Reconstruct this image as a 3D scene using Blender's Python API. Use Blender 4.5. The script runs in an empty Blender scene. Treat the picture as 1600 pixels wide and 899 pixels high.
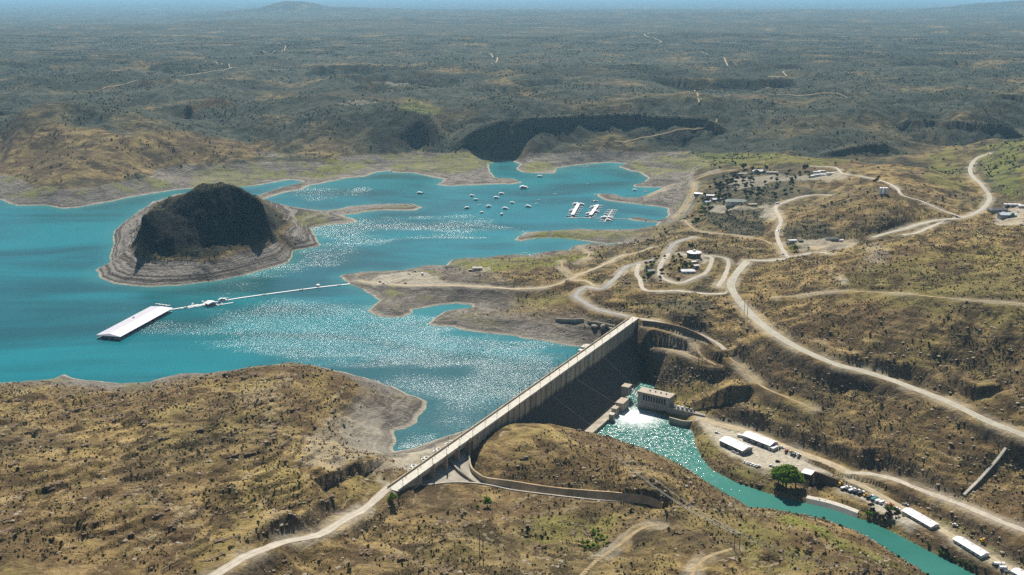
import bpy, bmesh, math, random, time
import numpy as np
from mathutils import Vector, Matrix
T0 = time.time()
random.seed(7); RNG = np.random.default_rng(11)
S = bpy.context.scene
COL = S.collection

# ------------------------------------------------------------------ camera, sky, sun, exposure
CAM_H, PITCH, FPX = 440.0, math.radians(16.2), 1600.0     # metres above the lake, tilt down, focal length for a 1600 px wide frame
cam = bpy.data.cameras.new('camera'); cam_ob = bpy.data.objects.new('camera', cam); COL.objects.link(cam_ob)
cam.sensor_width = 36.0; cam.lens = 36.0; cam.clip_start = 1.0; cam.clip_end = 200000.0
cam_ob.location = (0, 0, CAM_H); cam_ob.rotation_euler = (math.radians(90) - PITCH, 0, 0)
S.camera = cam_ob
SUN_AZ, SUN_EL = math.radians(-3.0), math.radians(48.0)     # azimuth measured from straight ahead (+Y) towards +X
world = bpy.data.worlds.new('World'); S.world = world; world.use_nodes = True
wn = world.node_tree.nodes; wl = world.node_tree.links
sky = wn.new('ShaderNodeTexSky'); sky.sky_type = 'NISHITA'; sky.sun_disc = False
sky.sun_elevation = SUN_EL; sky.sun_rotation = SUN_AZ; sky.altitude = 1300; sky.air_density = 1.0; sky.dust_density = 0.6
wn['Background'].inputs['Strength'].default_value = 0.05
wl.new(sky.outputs['Color'], wn['Background'].inputs['Color'])
sl = bpy.data.lights.new('sun', 'SUN'); sl.energy = 5.0; sl.angle = math.radians(0.53); sl.color = (1.0, 0.95, 0.86)
sun = bpy.data.objects.new('sun', sl); COL.objects.link(sun)
sun_dir = Vector((math.sin(SUN_AZ) * math.cos(SUN_EL), math.cos(SUN_AZ) * math.cos(SUN_EL), math.sin(SUN_EL)))
sun.rotation_euler = sun_dir.to_track_quat('Z', 'Y').to_euler()
S.view_settings.view_transform = 'Standard'; S.view_settings.look = 'None'
S.view_settings.exposure = 0.47; S.view_settings.gamma = 1.0
S.render.engine = 'CYCLES'
S.cycles.max_bounces = 5; S.cycles.diffuse_bounces = 2; S.cycles.glossy_bounces = 2; S.cycles.volume_bounces = 1
S.cycles.transparent_max_bounces = 6
S.cycles.use_denoising = False

# ------------------------------------------------------------------ helpers: materials
def mat(name):
    m = bpy.data.materials.new(name); m.use_nodes = True
    nt = m.node_tree
    return m, nt, nt.nodes['Principled BSDF']
class G:
    """small shader graph builder"""
    def __init__(s, nt): s.nt = nt
    def n(s, t, **k):
        d = s.nt.nodes.new(t)
        for a, v in k.items(): setattr(d, a, v)
        return d
    def put(s, sock, v):
        if hasattr(v, 'is_output') or isinstance(v, bpy.types.NodeSocket): s.nt.links.new(v, sock)
        else: sock.default_value = v
    def pos(s): return s.n('ShaderNodeNewGeometry').outputs['Position']
    def obj(s): return s.n('ShaderNodeTexCoord').outputs['Object']
    def attr(s, name): return s.n('ShaderNodeAttribute', attribute_name=name).outputs['Fac']
    def math(s, op, a, b=0.0, clamp=False):
        d = s.n('ShaderNodeMath', operation=op, use_clamp=clamp); s.put(d.inputs[0], a); s.put(d.inputs[1], b); return d.outputs[0]
    def noise(s, vec, scale, detail=4, rough=0.55, dist=0.0, dim='3D'):
        d = s.n('ShaderNodeTexNoise', noise_dimensions=dim); s.put(d.inputs['Vector'], vec)
        d.inputs['Scale'].default_value = scale; d.inputs['Detail'].default_value = detail
        d.inputs['Roughness'].default_value = rough; d.inputs['Distortion'].default_value = dist
        return d.outputs['Fac']
    def voro(s, vec, scale, out='Distance', feature='F1'):
        d = s.n('ShaderNodeTexVoronoi', feature=feature); s.put(d.inputs['Vector'], vec); d.inputs['Scale'].default_value = scale
        return d.outputs[out]
    def ramp(s, v, a, b, c0=0.0, c1=1.0):
        d = s.n('ShaderNodeMapRange', interpolation_type='SMOOTHSTEP'); s.put(d.inputs['Value'], v)
        s.put(d.inputs['From Min'], a); s.put(d.inputs['From Max'], b)
        d.inputs['To Min'].default_value = c0; d.inputs['To Max'].default_value = c1
        return d.outputs['Result']
    def mix(s, f, a, b, mode='MIX'):
        d = s.n('ShaderNodeMix', data_type='RGBA', blend_type=mode)
        s.put(d.inputs[0], f)
        for sock, v in ((d.inputs[6], a), (d.inputs[7], b)):
            if isinstance(v, tuple): v = (v[0], v[1], v[2], 1.0)
            s.put(sock, v)
        return d.outputs[2]
    def scale(s, vec, v3):
        d = s.n('ShaderNodeVectorMath', operation='MULTIPLY'); s.put(d.inputs[0], vec); d.inputs[1].default_value = v3; return d.outputs[0]
    def sep(s, vec):
        d = s.n('ShaderNodeSeparateXYZ'); s.put(d.inputs[0], vec); return d.outputs
    def bump(s, h, strength, dist):
        d = s.n('ShaderNodeBump'); s.put(d.inputs['Height'], h); s.put(d.inputs['Strength'], strength); d.inputs['Distance'].default_value = dist
        return d.outputs['Normal']
def simple(name, col, rough=0.8, var=0.25, scale=0.6, metal=0.0, spec=0.3, streak=False):
    """a plain painted / mineral surface with mottling and dirt"""
    m, nt, b = mat(name); g = G(nt)
    p = g.pos()
    if streak: p = g.scale(p, (1.0, 1.0, 0.15))
    n = g.noise(p, scale, 6, 0.6); n2 = g.noise(p, scale * 6, 3, 0.6)
    dk = tuple(c * (1 - var) for c in col); lt = tuple(min(1, c * (1 + var * 0.6)) for c in col)
    c = g.mix(g.ramp(n, 0.3, 0.7), dk, lt)
    c = g.mix(g.ramp(n2, 0.45, 0.75, 0, 0.5), c, tuple(x * (1 - var * 1.4) for x in col))
    g.put(b.inputs['Base Color'], c); b.inputs['Roughness'].default_value = rough; b.inputs['Metallic'].default_value = metal
    b.inputs['Specular IOR Level'].default_value = spec
    return m

# ------------------------------------------------------------------ helpers: projection and noise
CP, SP = math.cos(PITCH), math.sin(PITCH)
def ray(px, py):
    a = (px - 800.0) / FPX; b = (449.5 - py) / FPX
    return a, CP + b * SP, -SP + b * CP
def W(px, py, z):
    dx, dy, dz = ray(px, py)
    t = (z - CAM_H) / dz if dz < -1e-5 else 1e5
    return dx * t, dy * t
_perm = np.random.default_rng(3).permutation(512).astype(np.int64)
_gx = np.cos(np.arange(64) * 2 * np.pi / 64).astype(np.float32); _gy = np.sin(np.arange(64) * 2 * np.pi / 64).astype(np.float32)
def gnoise(x, y, seed=0):
    x = np.asarray(x, np.float32) + seed * 17.31; y = np.asarray(y, np.float32) - seed * 9.77
    xf = np.floor(x); yf = np.floor(y)
    xi = xf.astype(np.int64) & 511; yi = yf.astype(np.int64) & 511
    fx = x - xf; fy = y - yf
    u = fx * fx * fx * (fx * (fx * 6 - 15) + 10); v = fy * fy * fy * (fy * (fy * 6 - 15) + 10)
    x1 = (xi + 1) & 511; y1 = (yi + 1) & 511
    def gd(a, b, dx, dy):
        h = _perm[(_perm[a] + b) & 511] & 63
        return _gx[h] * dx + _gy[h] * dy
    n00 = gd(xi, yi, fx, fy); n10 = gd(x1, yi, fx - 1, fy); n01 = gd(xi, y1, fx, fy - 1); n11 = gd(x1, y1, fx - 1, fy - 1)
    a = n00 + u * (n10 - n00); b = n01 + u * (n11 - n01)
    return (a + v * (b - a)) * 1.5
def fbm(x, y, wl_, oct_, seed=0, gain=0.5):
    r = 0.0; amp = 1.0; f = 1.0 / wl_
    for i in range(oct_):
        r = r + amp * gnoise(x * f, y * f, seed + i); amp *= gain; f *= 2.03
    return r
def ridged(x, y, wl_, oct_, seed=0, gain=0.5):
    r = 0.0; amp = 1.0; f = 1.0 / wl_; tot = 0
    for i in range(oct_):
        r = r + amp * (1 - 2.2 * np.abs(gnoise(x * f, y * f, seed + i))); tot += amp; amp *= gain; f *= 2.03
    return r / tot
def sstep(x, a=0.0, b=1.0):
    t = np.clip((x - a) / (b - a), 0, 1); return t * t * (3 - 2 * t)
def seg_dist(X, Y, pts, closed=True, arc=False):
    """distance from every (X, Y) to a polyline"""
    best = np.full(X.shape, 1e12, np.float32); n = len(pts)
    side = np.zeros(X.shape, np.float32) if arc else None
    for i in range(n if closed else n - 1):
        ax, ay = pts[i]; bx, by = pts[(i + 1) % n]
        dx, dy = bx - ax, by - ay; L2 = dx * dx + dy * dy + 1e-9
        t = np.clip(((X - ax) * dx + (Y - ay) * dy) / L2, 0, 1)
        ex = X - ax - t * dx; ey = Y - ay - t * dy
        d = ex * ex + ey * ey
        if arc:
            m = d < best; side[m] = ((dx * ey - dy * ex)[m])
        best = np.minimum(best, d)
    return (np.sqrt(best), side) if arc else np.sqrt(best)
def inside(X, Y, pts):
    r = np.zeros(X.shape, bool); n = len(pts); j = n - 1
    for i in range(n):
        xi, yi = pts[i]; xj, yj = pts[j]
        c = ((yi > Y) != (yj > Y)) & (X < (xj - xi) * (Y - yi) / (yj - yi + 1e-12) + xi)
        r ^= c; j = i
    return r
def catmull(pts, step):
    """points along a smooth curve through pts (any dimension), about `step` apart"""
    P = np.array(pts, float); out = []
    if len(P) < 3:
        P = np.vstack([P[0], (P[0] + P[1]) / 2, P[1]])
    Q = np.vstack([2 * P[0] - P[1], P, 2 * P[-1] - P[-2]])
    for i in range(1, len(Q) - 2):
        p0, p1, p2, p3 = Q[i - 1], Q[i], Q[i + 1], Q[i + 2]
        n = max(1, int(np.linalg.norm((p2 - p1)[:2]) / step))
        for k in range(n):
            t = k / n
            out.append(0.5 * ((2 * p1) + (-p0 + p2) * t + (2 * p0 - 5 * p1 + 4 * p2 - p3) * t * t + (-p0 + 3 * p1 - 3 * p2 + p3) * t ** 3))
    out.append(P[-1]); return np.array(out)
def pairs(s):
    v = [float(t) for t in s.split()]; return list(zip(v[0::2], v[1::2]))
def triples(s):
    v = [float(t) for t in s.split()]; return list(zip(v[0::3], v[1::3], v[2::3]))

# ------------------------------------------------------------------ terrain: survey points read off the photograph (pixel x, pixel y, metres above the lake)
LAKE_PX = pairs('''-420 296 -200 300 0 312 10 316 25 322 67 321 100 326 125 324 175 315 212 307 247 301 275 297 310 294 350 293 385 292 400 290 425 286 450 281 470 283
 473 285 440 293 415 301 398 308 402 312 412 311 425 307 450 300 472 297 485 290 507 286 540 279 572 276 587 270 607 267 615 270 640 270 662 274 685 279 694 281 690 285 681 289 700 291 725 290 775 288 800 288
 816 285 800 279 775 278 768 272 764 262 765 256 780 252 800 252 812 257 806 265 815 269 840 271 866 271 870 266 869 263 895 259 925 256 955 254 980 256
 965 261 985 267 1000 270 1012 279 1007 285 990 289 988 292 1005 293 1040 293 1040 298 1020 304 1000 309 975 309 960 304 935 303 932 306 940 311 947 313 980 318 1000 320 1025 323 1044 326 1045 335 1040 342 1025 345 1007 342 995 339 980 343 1000 346 1030 348 1025 353 1007 358 987 360 925 360 900 358 875 361 825 363 810 370 805 375 815 377 837 373 862 372 887 373 912 377 947 382 965 380 966 385 950 386 935 383 910 384 892 387 882 394 862 395 837 397 822 401 800 400
 770 401 755 404 737 403 705 407 695 416 680 415 660 416 625 424 575 424 542 429 532 432 540 440 550 444 562 447 570 456 585 464 592 470 585 477 572 486 590 494 612 497 630 495 647 489 647 484 665 481 687 477 712 475 737 477 740 481 712 484 692 487 675 501 666 507 687 510 707 511 725 516 762 521 800 525 825 530 862 536 900 542 918 545''')
LAKE_PX2 = pairs('''754 664 720 675 687 685 650 699 617 706 614 700 620 689 615 673 632 670 650 660 662 640 667 627 655 620 637 616 615 605 595 599 572 590 530 580 495 571 457 569 425 574 400 575 327 585 310 584 282 583 262 589 232 597 185 598 135 595 100 586 82 592 37 597 0 600 -200 605 -420 610''')
ISLAND_PX = pairs('''177 362 177 375 180 380 171 400 172 410 151 422 157 435 180 444 237 449 280 446 330 440 380 431 430 417 455 409 455 400 457 392 500 384 490 365 486 357 512 352 540 350 560 346 550 341 536 337 550 335 575 331 600 329 650 329 661 324 645 319 600 319 550 322 525 327 510 329 480 327 450 324 420 320 408 316 398 311 385 306 340 300 280 303 240 315 210 335 190 352''')
RIVER_PX = pairs('''915 690 925 676 940 665 975 645 990 636 997 637 1044 651 1071 658 1080 666 1084 680 1087 694 1097 716 1112 734 1150 754 1200 771 1260 787 1337 809 1362 816 1400 834 1450 860 1500 884 1525 897 1640 950 1760 1010
 1600 1010 1520 950 1440 903 1398 878 1370 862 1335 840 1302 822 1260 811 1200 798 1165 797 1168 790 1150 784 1120 766 1098 751 1075 736 1050 724 1020 711 990 703 962 694 935 692''')
CTRL = triples('''
-60 640 32 0 607 22 0 650 38 0 700 50 0 760 60 0 830 72 0 899 85 -100 899 95 -100 700 60 -300 660 60 -300 899 110
80 612 22 60 680 45 120 750 58 120 830 70 130 899 80 160 615 22 200 650 36 230 700 48 250 760 56 230 830 66 250 890 66 187 606 10
290 610 32 330 600 30 330 650 44 340 720 54 330 790 60 320 850 60 300 880 58 400 592 36 460 586 42 500 590 38 540 602 30 570 612 20
430 640 45 500 640 38 420 700 52 480 700 44 530 700 28 560 690 20 590 700 15 600 680 9 560 660 18 600 640 14 640 640 7 620 620 9
450 760 56 520 750 48 570 740 42 592 745 37 600 765 30 420 820 54 480 800 49 560 800 33 500 833 38 440 850 42 385 862 45 350 885 48 330 899 50
560 830 27 480 870 35 420 890 42 600 800 23 660 772 22 720 772 16 800 792 9 700 820 17 620 860 28 560 890 36 700 880 30 780 850 20 850 830 8 920 850 4
860 880 16 1000 880 14 1030 815 16 960 860 10 1100 860 18 1140 815 12 1100 830 16 1180 850 22 1200 899 26 1100 899 24 950 899 20 800 899 30 600 960 50 1000 960 40 300 960 80
740 752 5 850 779 6 950 789 2 1040 797 -2 745 690 18 765 674 20 790 664 20 820 665 22 850 670 21 880 680 15 800 700 26 780 720 20 830 740 15 900 692 8 900 720 18 950 702 3 960 730 14 1000 750 14 1000 714 -4
1050 730 -10 1040 770 9 1080 758 4 1100 755 -12 1130 778 -12 1100 787 2 1150 792 -16 1175 803 -2 1250 815 2 1320 833 4 1380 870 4 1430 905 2 1250 850 20 1200 830 12 1320 880 18 1260 899 28 1340 899 20
640 740 24 620 725 22 650 708 5 700 690 6 690 705 18 740 672 5 680 750 4 720 737 4
990 497 30 1003 520 18 1000 560 -5 995 590 -22 1020 600 -20 1012 540 10 1050 520 28 1050 570 5 1040 600 -16 1080 610 -14 1100 580 4 1100 540 21 1130 560 16 1060 500 42 1000 480 38 950 480 34 1100 490 46
1010 630 -26 1060 650 -26 1092 660 -25 1110 690 -25 1150 690 -24 1200 710 -24 1200 680 -23 1250 720 -24 1300 740 -23 1300 790 -26 1350 790 -25 1400 800 -24 1450 830 -24 1500 860 -24 1560 899 -24 1640 935 -24 1120 722 -28 1200 755 -28
1330 742 -20 1400 757 -16 1480 785 -10 1560 815 -6 1620 840 -4 1120 640 -16 1180 660 -14 1250 690 -17 1330 725 -14 1150 600 -3 1200 630 -1 1250 660 -6 1300 690 -10 1350 700 -4 1400 730 -7 1450 740 -3 1500 760 -2 1550 740 6 1600 760 2
1250 610 15 1300 640 10 1350 650 14 1400 670 13 1450 690 13 1500 700 17 1560 700 22 1600 720 18 1145 455 48 1165 485 47 1200 515 46 1250 545 44 1300 565 43 1350 582 42 1390 594 41 1430 607 40 1480 628 39 1540 655 38 1600 682 36 1660 705 35
1200 545 36 1250 575 32 1330 600 32 1420 640 28 1500 665 28 1400 562 56 1480 572 58 1440 600 42 1500 617 41 1560 600 52 1540 570 64 1590 600 58 1590 640 48
1200 470 58 1250 500 60 1300 530 56 1350 540 60 1300 480 74 1350 500 76 1400 520 74 1500 520 86 1580 520 90 1250 440 70 1320 430 84 1400 440 92 1400 400 96 1480 410 100 1560 440 98 1560 390 96 1440 375 90 1500 362 80 1350 385 72
1165 410 52 1230 402 56 1295 393 60 1370 370 66 1430 352 68 1500 340 68 1535 325 66 1545 310 64 1520 275 60 1525 250 58 1550 237 58 1215 400 56 1218 370 54 1210 330 52 1250 310 58 1300 305 74
1380 303 98 1330 320 90 1280 340 76 1400 330 94 1450 320 84 1480 335 72 1380 350 82 1300 370 66 1250 375 58 1250 350 66 1320 270 80 1400 290 92 1440 275 80 1400 262 66 1500 290 64
1110 330 40 1090 350 34 1150 320 52 1200 345 48 1150 350 48 1180 365 44 1100 360 34 1130 290 46 1200 280 58 1250 285 62 1300 275 66 1290 295 66 1160 265 44 1130 270 40 1050 300 14 1060 330 17 1080 290 22 1030 270 6 1000 262 3 1100 262 24
1085 395 60 1060 420 52 1110 410 58 1140 420 52 1060 385 48 1120 385 48 1000 430 42 1005 455 42 1080 455 46 1140 458 46 1020 410 38 1050 375 34 1000 380 18 1100 372 40 1170 385 44 1200 390 50
960 400 17 900 400 13 880 420 21 940 420 29 900 440 26 960 450 40 960 470 40 920 470 34 900 480 27 870 500 15 930 500 27 860 520 6 800 500 13 760 500 11 720 495 7 800 480 6 760 465 7 700 440 17 640 440 15 600 440 10 560 437 4 620 470 10 610 490 5 660 465 8 680 465 14 740 440 20 800 445 22 850 440 24 760 415 10 840 410 11 720 425 12 650 425 8
850 366 6 900 366 8 960 372 9 1020 365 13 0 264 25 37 272 25 62 290 26 132 295 26 187 285 26 275 262 26 350 257 25 400 240 26 450 245 26 550 235 27 650 236 27 700 238 27 800 232 27 900 230 27 1000 228 27 1100 235 28 1200 245 30
350 280 5 430 270 7 500 265 9 600 250 12 700 260 9 640 262 5 840 255 8 1050 250 8 1100 250 14 50 240 60 0 230 50 60 195 114 130 202 106 200 212 98 300 214 84 200 255 52 330 240 46 390 225 52 20 190 106 130 260 52
150 185 70 250 190 72 0 180 70 350 200 75 450 215 60 430 185 95 520 190 90 600 215 60 620 175 105 680 190 96 720 200 70 700 215 50 560 160 110
720 228 38 800 226 36 900 226 36 1000 224 38 1100 215 48 800 172 106 900 165 108 1000 170 106 1100 180 100 1150 200 70 1200 210 60 1250 215 60 1300 190 95 1400 180 98 1250 170 100 1500 180 98 1500 222 36 1420 225 40 1460 214 38 1540 216 40 1600 230 110 1580 280 82 1600 310 72 1750 300 100 1750 500 110
-300 250 60 -300 200 100 -300 280 25''')
for _y, _z in ((150, 110), (130, 112), (100, 118), (72, 119), (52, 116)):
    for _x in (-300, 0, 200, 400, 600, 800, 1000, 1200, 1400, 1600, 1900): CTRL.append((_x, _y, _z + random.uniform(-5, 5)))
for _x in (-400, -100, 100, 280): CTRL += [(_x, 38, 30), (_x, 28, 0), (_x, 20, -40)]          # the plateau ends sooner on the left
for _x in (480, 650, 850, 1050, 1250, 1450, 1650, 2000): CTRL += [(_x, 36, 112), (_x, 26, 106), (_x, 18, 98)]
for _x in (-600, 0, 400, 800, 1200, 1600, 2200): CTRL += [(_x, 11, -150), (_x, 4, -150), (_x, -1, -150)]  # the basin beyond, far below
# dam axis: from the south-west end of the crest to the far abutment
CREST = 30.0
A2 = np.array(W(615, 765, CREST)); B2 = np.array(W(993, 497, CREST))
AX = (B2 - A2) / np.linalg.norm(B2 - A2); DL = float(np.linalg.norm(B2 - A2)); NX = np.array([AX[1], -AX[0]])   # NX points downstream
def dam_tn(x, y): return (x - A2[0]) * AX[0] + (y - A2[1]) * AX[1], (x - A2[0]) * NX[0] + (y - A2[1]) * NX[1]
def dam_xy(t, n): return A2[0] + AX[0] * t + NX[0] * n, A2[1] + AX[1] * t + NX[1] * n
RIV = -32.0
lake_w = [W(x, y, 0.0) for x, y in LAKE_PX]
p_in = dam_tn(*W(918, 545, 0.0))[0]; lake_w += [dam_xy(p_in, -6), dam_xy(115, -6)] + [W(x, y, 0.0) for x, y in LAKE_PX2]
isl_w = [W(x, y, 0.0) for x, y in ISLAND_PX]
riv_w = [W(x, y, RIV) for x, y in RIVER_PX]
# escarpments: crest line in pixels, crest height, slope of the face, slope behind, broken by gullies
ESC = [('762 193 800 186 850 182 900 179 1000 179 1060 181 1108 187', [96, 104, 108, 108, 108, 106, 98], 1.3, .03, 20, 13), ('1422 186 1470 187 1520 191 1562 192', 100, 1.1, .03, 22, 13),
       ('1263 250 1285 240 1330 228 1385 224', [44, 56, 66, 68], 1.3, .1, 8), ('612 161 640 168 672 181', [112, 106, 95], 1.15, .5, 14), ('-60 150 0 148 30 147', 112, 1.4, .05, 10), ('-60 172 0 172 45 178 60 183', 92, 1.4, .05, 8),
       ('122 118 140 114 180 112 213 112', 138, 1.3, .02, 10), ('-60 97 0 96 36 97', 146, 1.5, .02, 10), ('40 96 80 95', 144, 1.5, .02, 8), ('85 92 130 92', 143, 1.5, .02, 8), ('140 88 200 86', 145, 1.5, .02, 8),
       ('1180 44 1260 41 1340 41 1400 44 1480 49 1540 51', 142, 1.5, .01, 12), ('480 63 590 61', 134, 1.2, .01, 10), ('640 57 700 56 745 50', 134, 1.2, .01, 10), ('800 121 830 115 862 113', 140, 1.5, .02, 8),
       ('500 102 560 101 620 105 668 114', 140, 1.5, .02, 8), ('293 163 320 156 352 151', 128, 1.4, .03, 8), ('140 182 170 180 202 184', 92, 1.4, .05, 8), ('235 192 270 190 308 193', 88, 1.4, .05, 8), ('1560 152 1580 150 1640 154', 120, 1.4, .03, 8),
       ('950 112 1010 110 1060 113', 126, 1.2, .02, 8), ('1360 160 1420 164 1460 166', 108, 1.3, .03, 8), ('400 172 450 168 500 174', 104, 1.2, .06, 8), ('40 200 90 190 150 196', 97, .55, .25, 8)]
ESC += [('1372 560 1400 563 1440 569 1482 571 1492 585 1530 602 1560 600', 60, 1.5, .12, 12, 40), ('1245 525 1275 538 1310 552 1345 556', 57, 1.4, .12, 10, 28), ('1150 598 1185 600 1215 608 1250 612', 12, 1.3, .2, 10, 25), ('1325 705 1370 700 1410 712 1450 715', 2, 1.2, .2, 10, 22), ('1530 520 1570 508 1620 500', 84, 1.3, .12, 12, 34)]
for _i in range(12):      # long low mesas
    _y = random.uniform(52, 125); _x = random.uniform(-80, 1400); _w = random.uniform(160, 420)
    ESC.append((' '.join('%.1f %.1f' % (_x + _w * _k / 6, _y + random.uniform(-1.6, 1.6) * _y / 110) for _k in range(7)), 118 + random.uniform(8, 20), 1.5, .01, 16, 14))
for _i in range(10):      # lesser scarps stepping away across the plain
    _y = random.uniform(56, 150); _x = random.uniform(-60, 1600); _w = random.uniform(40, 150)
    ESC.append((' '.join('%.1f %.1f' % (_x + _w * _k / 4, _y + random.uniform(-2, 2) * _y / 110) for _k in range(5)), 110 + (130 - abs(_y - 105)) * 0.1 + random.uniform(8, 24), 1.5, .02, 14))
NY_U, NU_OUT = 760, 46
u_in = np.linspace(-0.60, 0.60, NY_U); u_l = np.linspace(-1.0, -0.60, NU_OUT, endpoint=False)
UU = np.concatenate([u_l, u_in, -u_l[::-1]])
ys = [380.0]
while ys[-1] < 74000:
    y = ys[-1]
    k = 8.0 if y < 590 else (2.1 if y < 900 else (0.0024 * y if y < 3200 else (0.0048 * y if y < 8500 else (0.012 * y if y < 20000 else 0.03 * y))))
    ys.append(y + k)
YY = np.array(ys); NR, NC = len(YY), len(UU)
GY = np.repeat(YY[:, None], NC, 1).astype(np.float32); GX = (YY[:, None] * UU[None, :]).astype(np.float32)

def rbf_height():
    pts = [(W(x, y, z) + (z,)) for x, y, z in CTRL]
    P = np.array(pts); uv = np.stack([P[:, 0] / P[:, 1], np.log(P[:, 1])], 1); z = P[:, 2]
    def ker(r2): return 0.5 * r2 * np.log(r2 + 1e-12)
    n = len(uv); d = ((uv[:, None] - uv[None]) ** 2).sum(-1)
    M = np.zeros((n + 3, n + 3)); M[:n, :n] = ker(d) + np.eye(n) * 2e-5
    M[:n, n] = 1; M[:n, n + 1:] = uv; M[n, :n] = 1; M[n + 1:, :n] = uv.T
    c = np.linalg.solve(M, np.concatenate([z, np.zeros(3)]))
    # evaluate on a coarser lattice of the same (u, ln y) space, then interpolate
    cu = np.linspace(UU[0], UU[-1], 420); cv = np.linspace(math.log(YY[0]), math.log(YY[-1]), 620)
    out = np.zeros((len(cv), len(cu)), np.float32)
    for i, v in enumerate(cv):
        dd = (cu[:, None] - uv[None, :, 0]) ** 2 + (v - uv[None, :, 1]) ** 2
        out[i] = ker(dd) @ c[:n] + c[n] + c[n + 1] * cu + c[n + 2] * v
    fu = (UU - cu[0]) / (cu[1] - cu[0]); fv = (np.log(YY) - cv[0]) / (cv[1] - cv[0])
    iu = np.clip(fu.astype(int), 0, len(cu) - 2); iv = np.clip(fv.astype(int), 0, len(cv) - 2)
    tu = (fu - iu)[None, :]; tv = (fv - iv)[:, None]
    a = out[iv][:, iu] * (1 - tu) + out[iv][:, iu + 1] * tu; b = out[iv + 1][:, iu] * (1 - tu) + out[iv + 1][:, iu + 1] * tu
    return (a * (1 - tv) + b * tv).astype(np.float32)
H = rbf_height()
T_ax, N_ax = dam_tn(GX, GY)
upstream = (N_ax < 0)
# --- distances to the water's edge
d_lake = np.full(GX.shape, 3000.0, np.float32); in_lake = np.zeros(GX.shape, bool)
rows = np.where((YY > 700) & (YY < 4300))[0]; sl_ = slice(rows[0], rows[-1] + 1)
wob = 3.0 * fbm(GX[sl_], GY[sl_], 45, 3, 40); wob2 = 3.0 * fbm(GX[sl_], GY[sl_], 45, 3, 50)
xs_, ys_ = GX[sl_] + wob, GY[sl_] + wob2
d_lake[sl_] = np.minimum(seg_dist(xs_, ys_, lake_w), seg_dist(xs_, ys_, isl_w))
in_lake[sl_] = inside(xs_, ys_, lake_w) & ~inside(xs_, ys_, isl_w)
in_isl = np.zeros(GX.shape, bool); in_isl[sl_] = inside(xs_, ys_, isl_w)
d_riv = np.full(GX.shape, 3000.0, np.float32); in_riv = np.zeros(GX.shape, bool)
rows = np.where(YY < 1500)[0]; sr_ = slice(0, rows[-1] + 1)
d_riv[sr_] = seg_dist(GX[sr_], GY[sr_], riv_w); in_riv[sr_] = inside(GX[sr_], GY[sr_], riv_w)
# --- landform noise, calmer by the water and on the far plain
far = sstep(GY, 1800, 2500)
d_dam = seg_dist(GX, GY, [tuple(A2), tuple(B2)], False)
calm = sstep(d_lake, 10, 170) * sstep(d_riv, 20, 120) * sstep(d_dam, 8, 90)
plain = 1 - 0.8 * sstep(GY, 3600, 6800)
H += calm * far * plain * (50 * ridged(GX + 70 * fbm(GX, GY, 300, 2, 3), GY, 720, 6, 5, 0.5) - 14)
H += sstep(GY, 5000, 9000) * (16 * fbm(GX, GY * 0.8, 2600, 4, 9) + 26 * ridged(GX, GY, 1500, 5, 19))
near = 1 - far
H += calm * near * (11.5 * ridged(GX + 25 * fbm(GX, GY, 120, 2, 13), GY, 190, 6, 15, 0.52) - 2.5)
H += calm * near * (4.0 * ridged(GX, GY, 75, 4, 17, 0.5) + 1.3 * ridged(GX, GY, 24, 3, 27, 0.5) - 0.8)
H += (1 - 0.5 * far) * sstep(np.minimum(d_lake, d_riv), 0, 40) * 1.3 * fbm(GX, GY, 28, 3, 25, 0.55)
# --- escarpments
for s_, zt, sf, sb, wv, *cw in ESC:
    pp = pairs(s_); zl = zt if isinstance(zt, list) else [zt] * len(pp)
    pl = [W(x, y, z_) for (x, y), z_ in zip(pp, zl)]
    xs0 = [p[0] for p in pl]; ys0 = [p[1] for p in pl]; mY = float(np.mean(ys0))
    pad = 900 if mY < 5000 else 3500
    r0, r1 = np.searchsorted(YY, [min(ys0) - pad, max(ys0) + pad]); c0, c1 = np.searchsorted(UU, [min(xs0) / mY - pad / mY, max(xs0) / mY + pad / mY])
    if r1 <= r0 or c1 <= c0: continue
    gx, gy = GX[r0:r1, c0:c1], GY[r0:r1, c0:c1]
    k = mY / 3000.0
    d, side = seg_dist(gx + wv * k * fbm(gx, gy, 110 * k, 3, 60), gy + wv * k * fbm(gx, gy, 110 * k, 3, 70), pl, False, True)
    front = side < 0     # camera side of a left-to-right crest line
    # falls away past the two ends of the crest line
    e0 = (gx - xs0[0]) * (xs0[1] - xs0[0]) + (gy - ys0[0]) * (ys0[1] - ys0[0]); e0 = np.maximum(-e0 / math.hypot(xs0[1] - xs0[0], ys0[1] - ys0[0]), 0)
    e1 = (gx - xs0[-1]) * (xs0[-1] - xs0[-2]) + (gy - ys0[-1]) * (ys0[-1] - ys0[-2]); e1 = np.maximum(e1 / math.hypot(xs0[-1] - xs0[-2], ys0[-1] - ys0[-2]), 0)
    over = np.maximum(e0, e1); d = np.where(front, d, np.maximum(d, 0))
    cl_w = (cw[0] if cw else (9 if mY < 4000 else 22)) * k
    cliff = np.where(d < cl_w, d * sf * 1.5, cl_w * sf * 1.5 + (d - cl_w) * sf * 0.46)
    zt = np.interp(gx / gy, [p[0] / p[1] for p in pl], zl)
    hh = zt - np.where(front, cliff, d * max(sb, 0.12)) - 0.42 * over + 2.0 * k * fbm(gx, gy, 60 * k, 3, 77)
    H[r0:r1, c0:c1] = np.maximum(H[r0:r1, c0:c1], hh)
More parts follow.
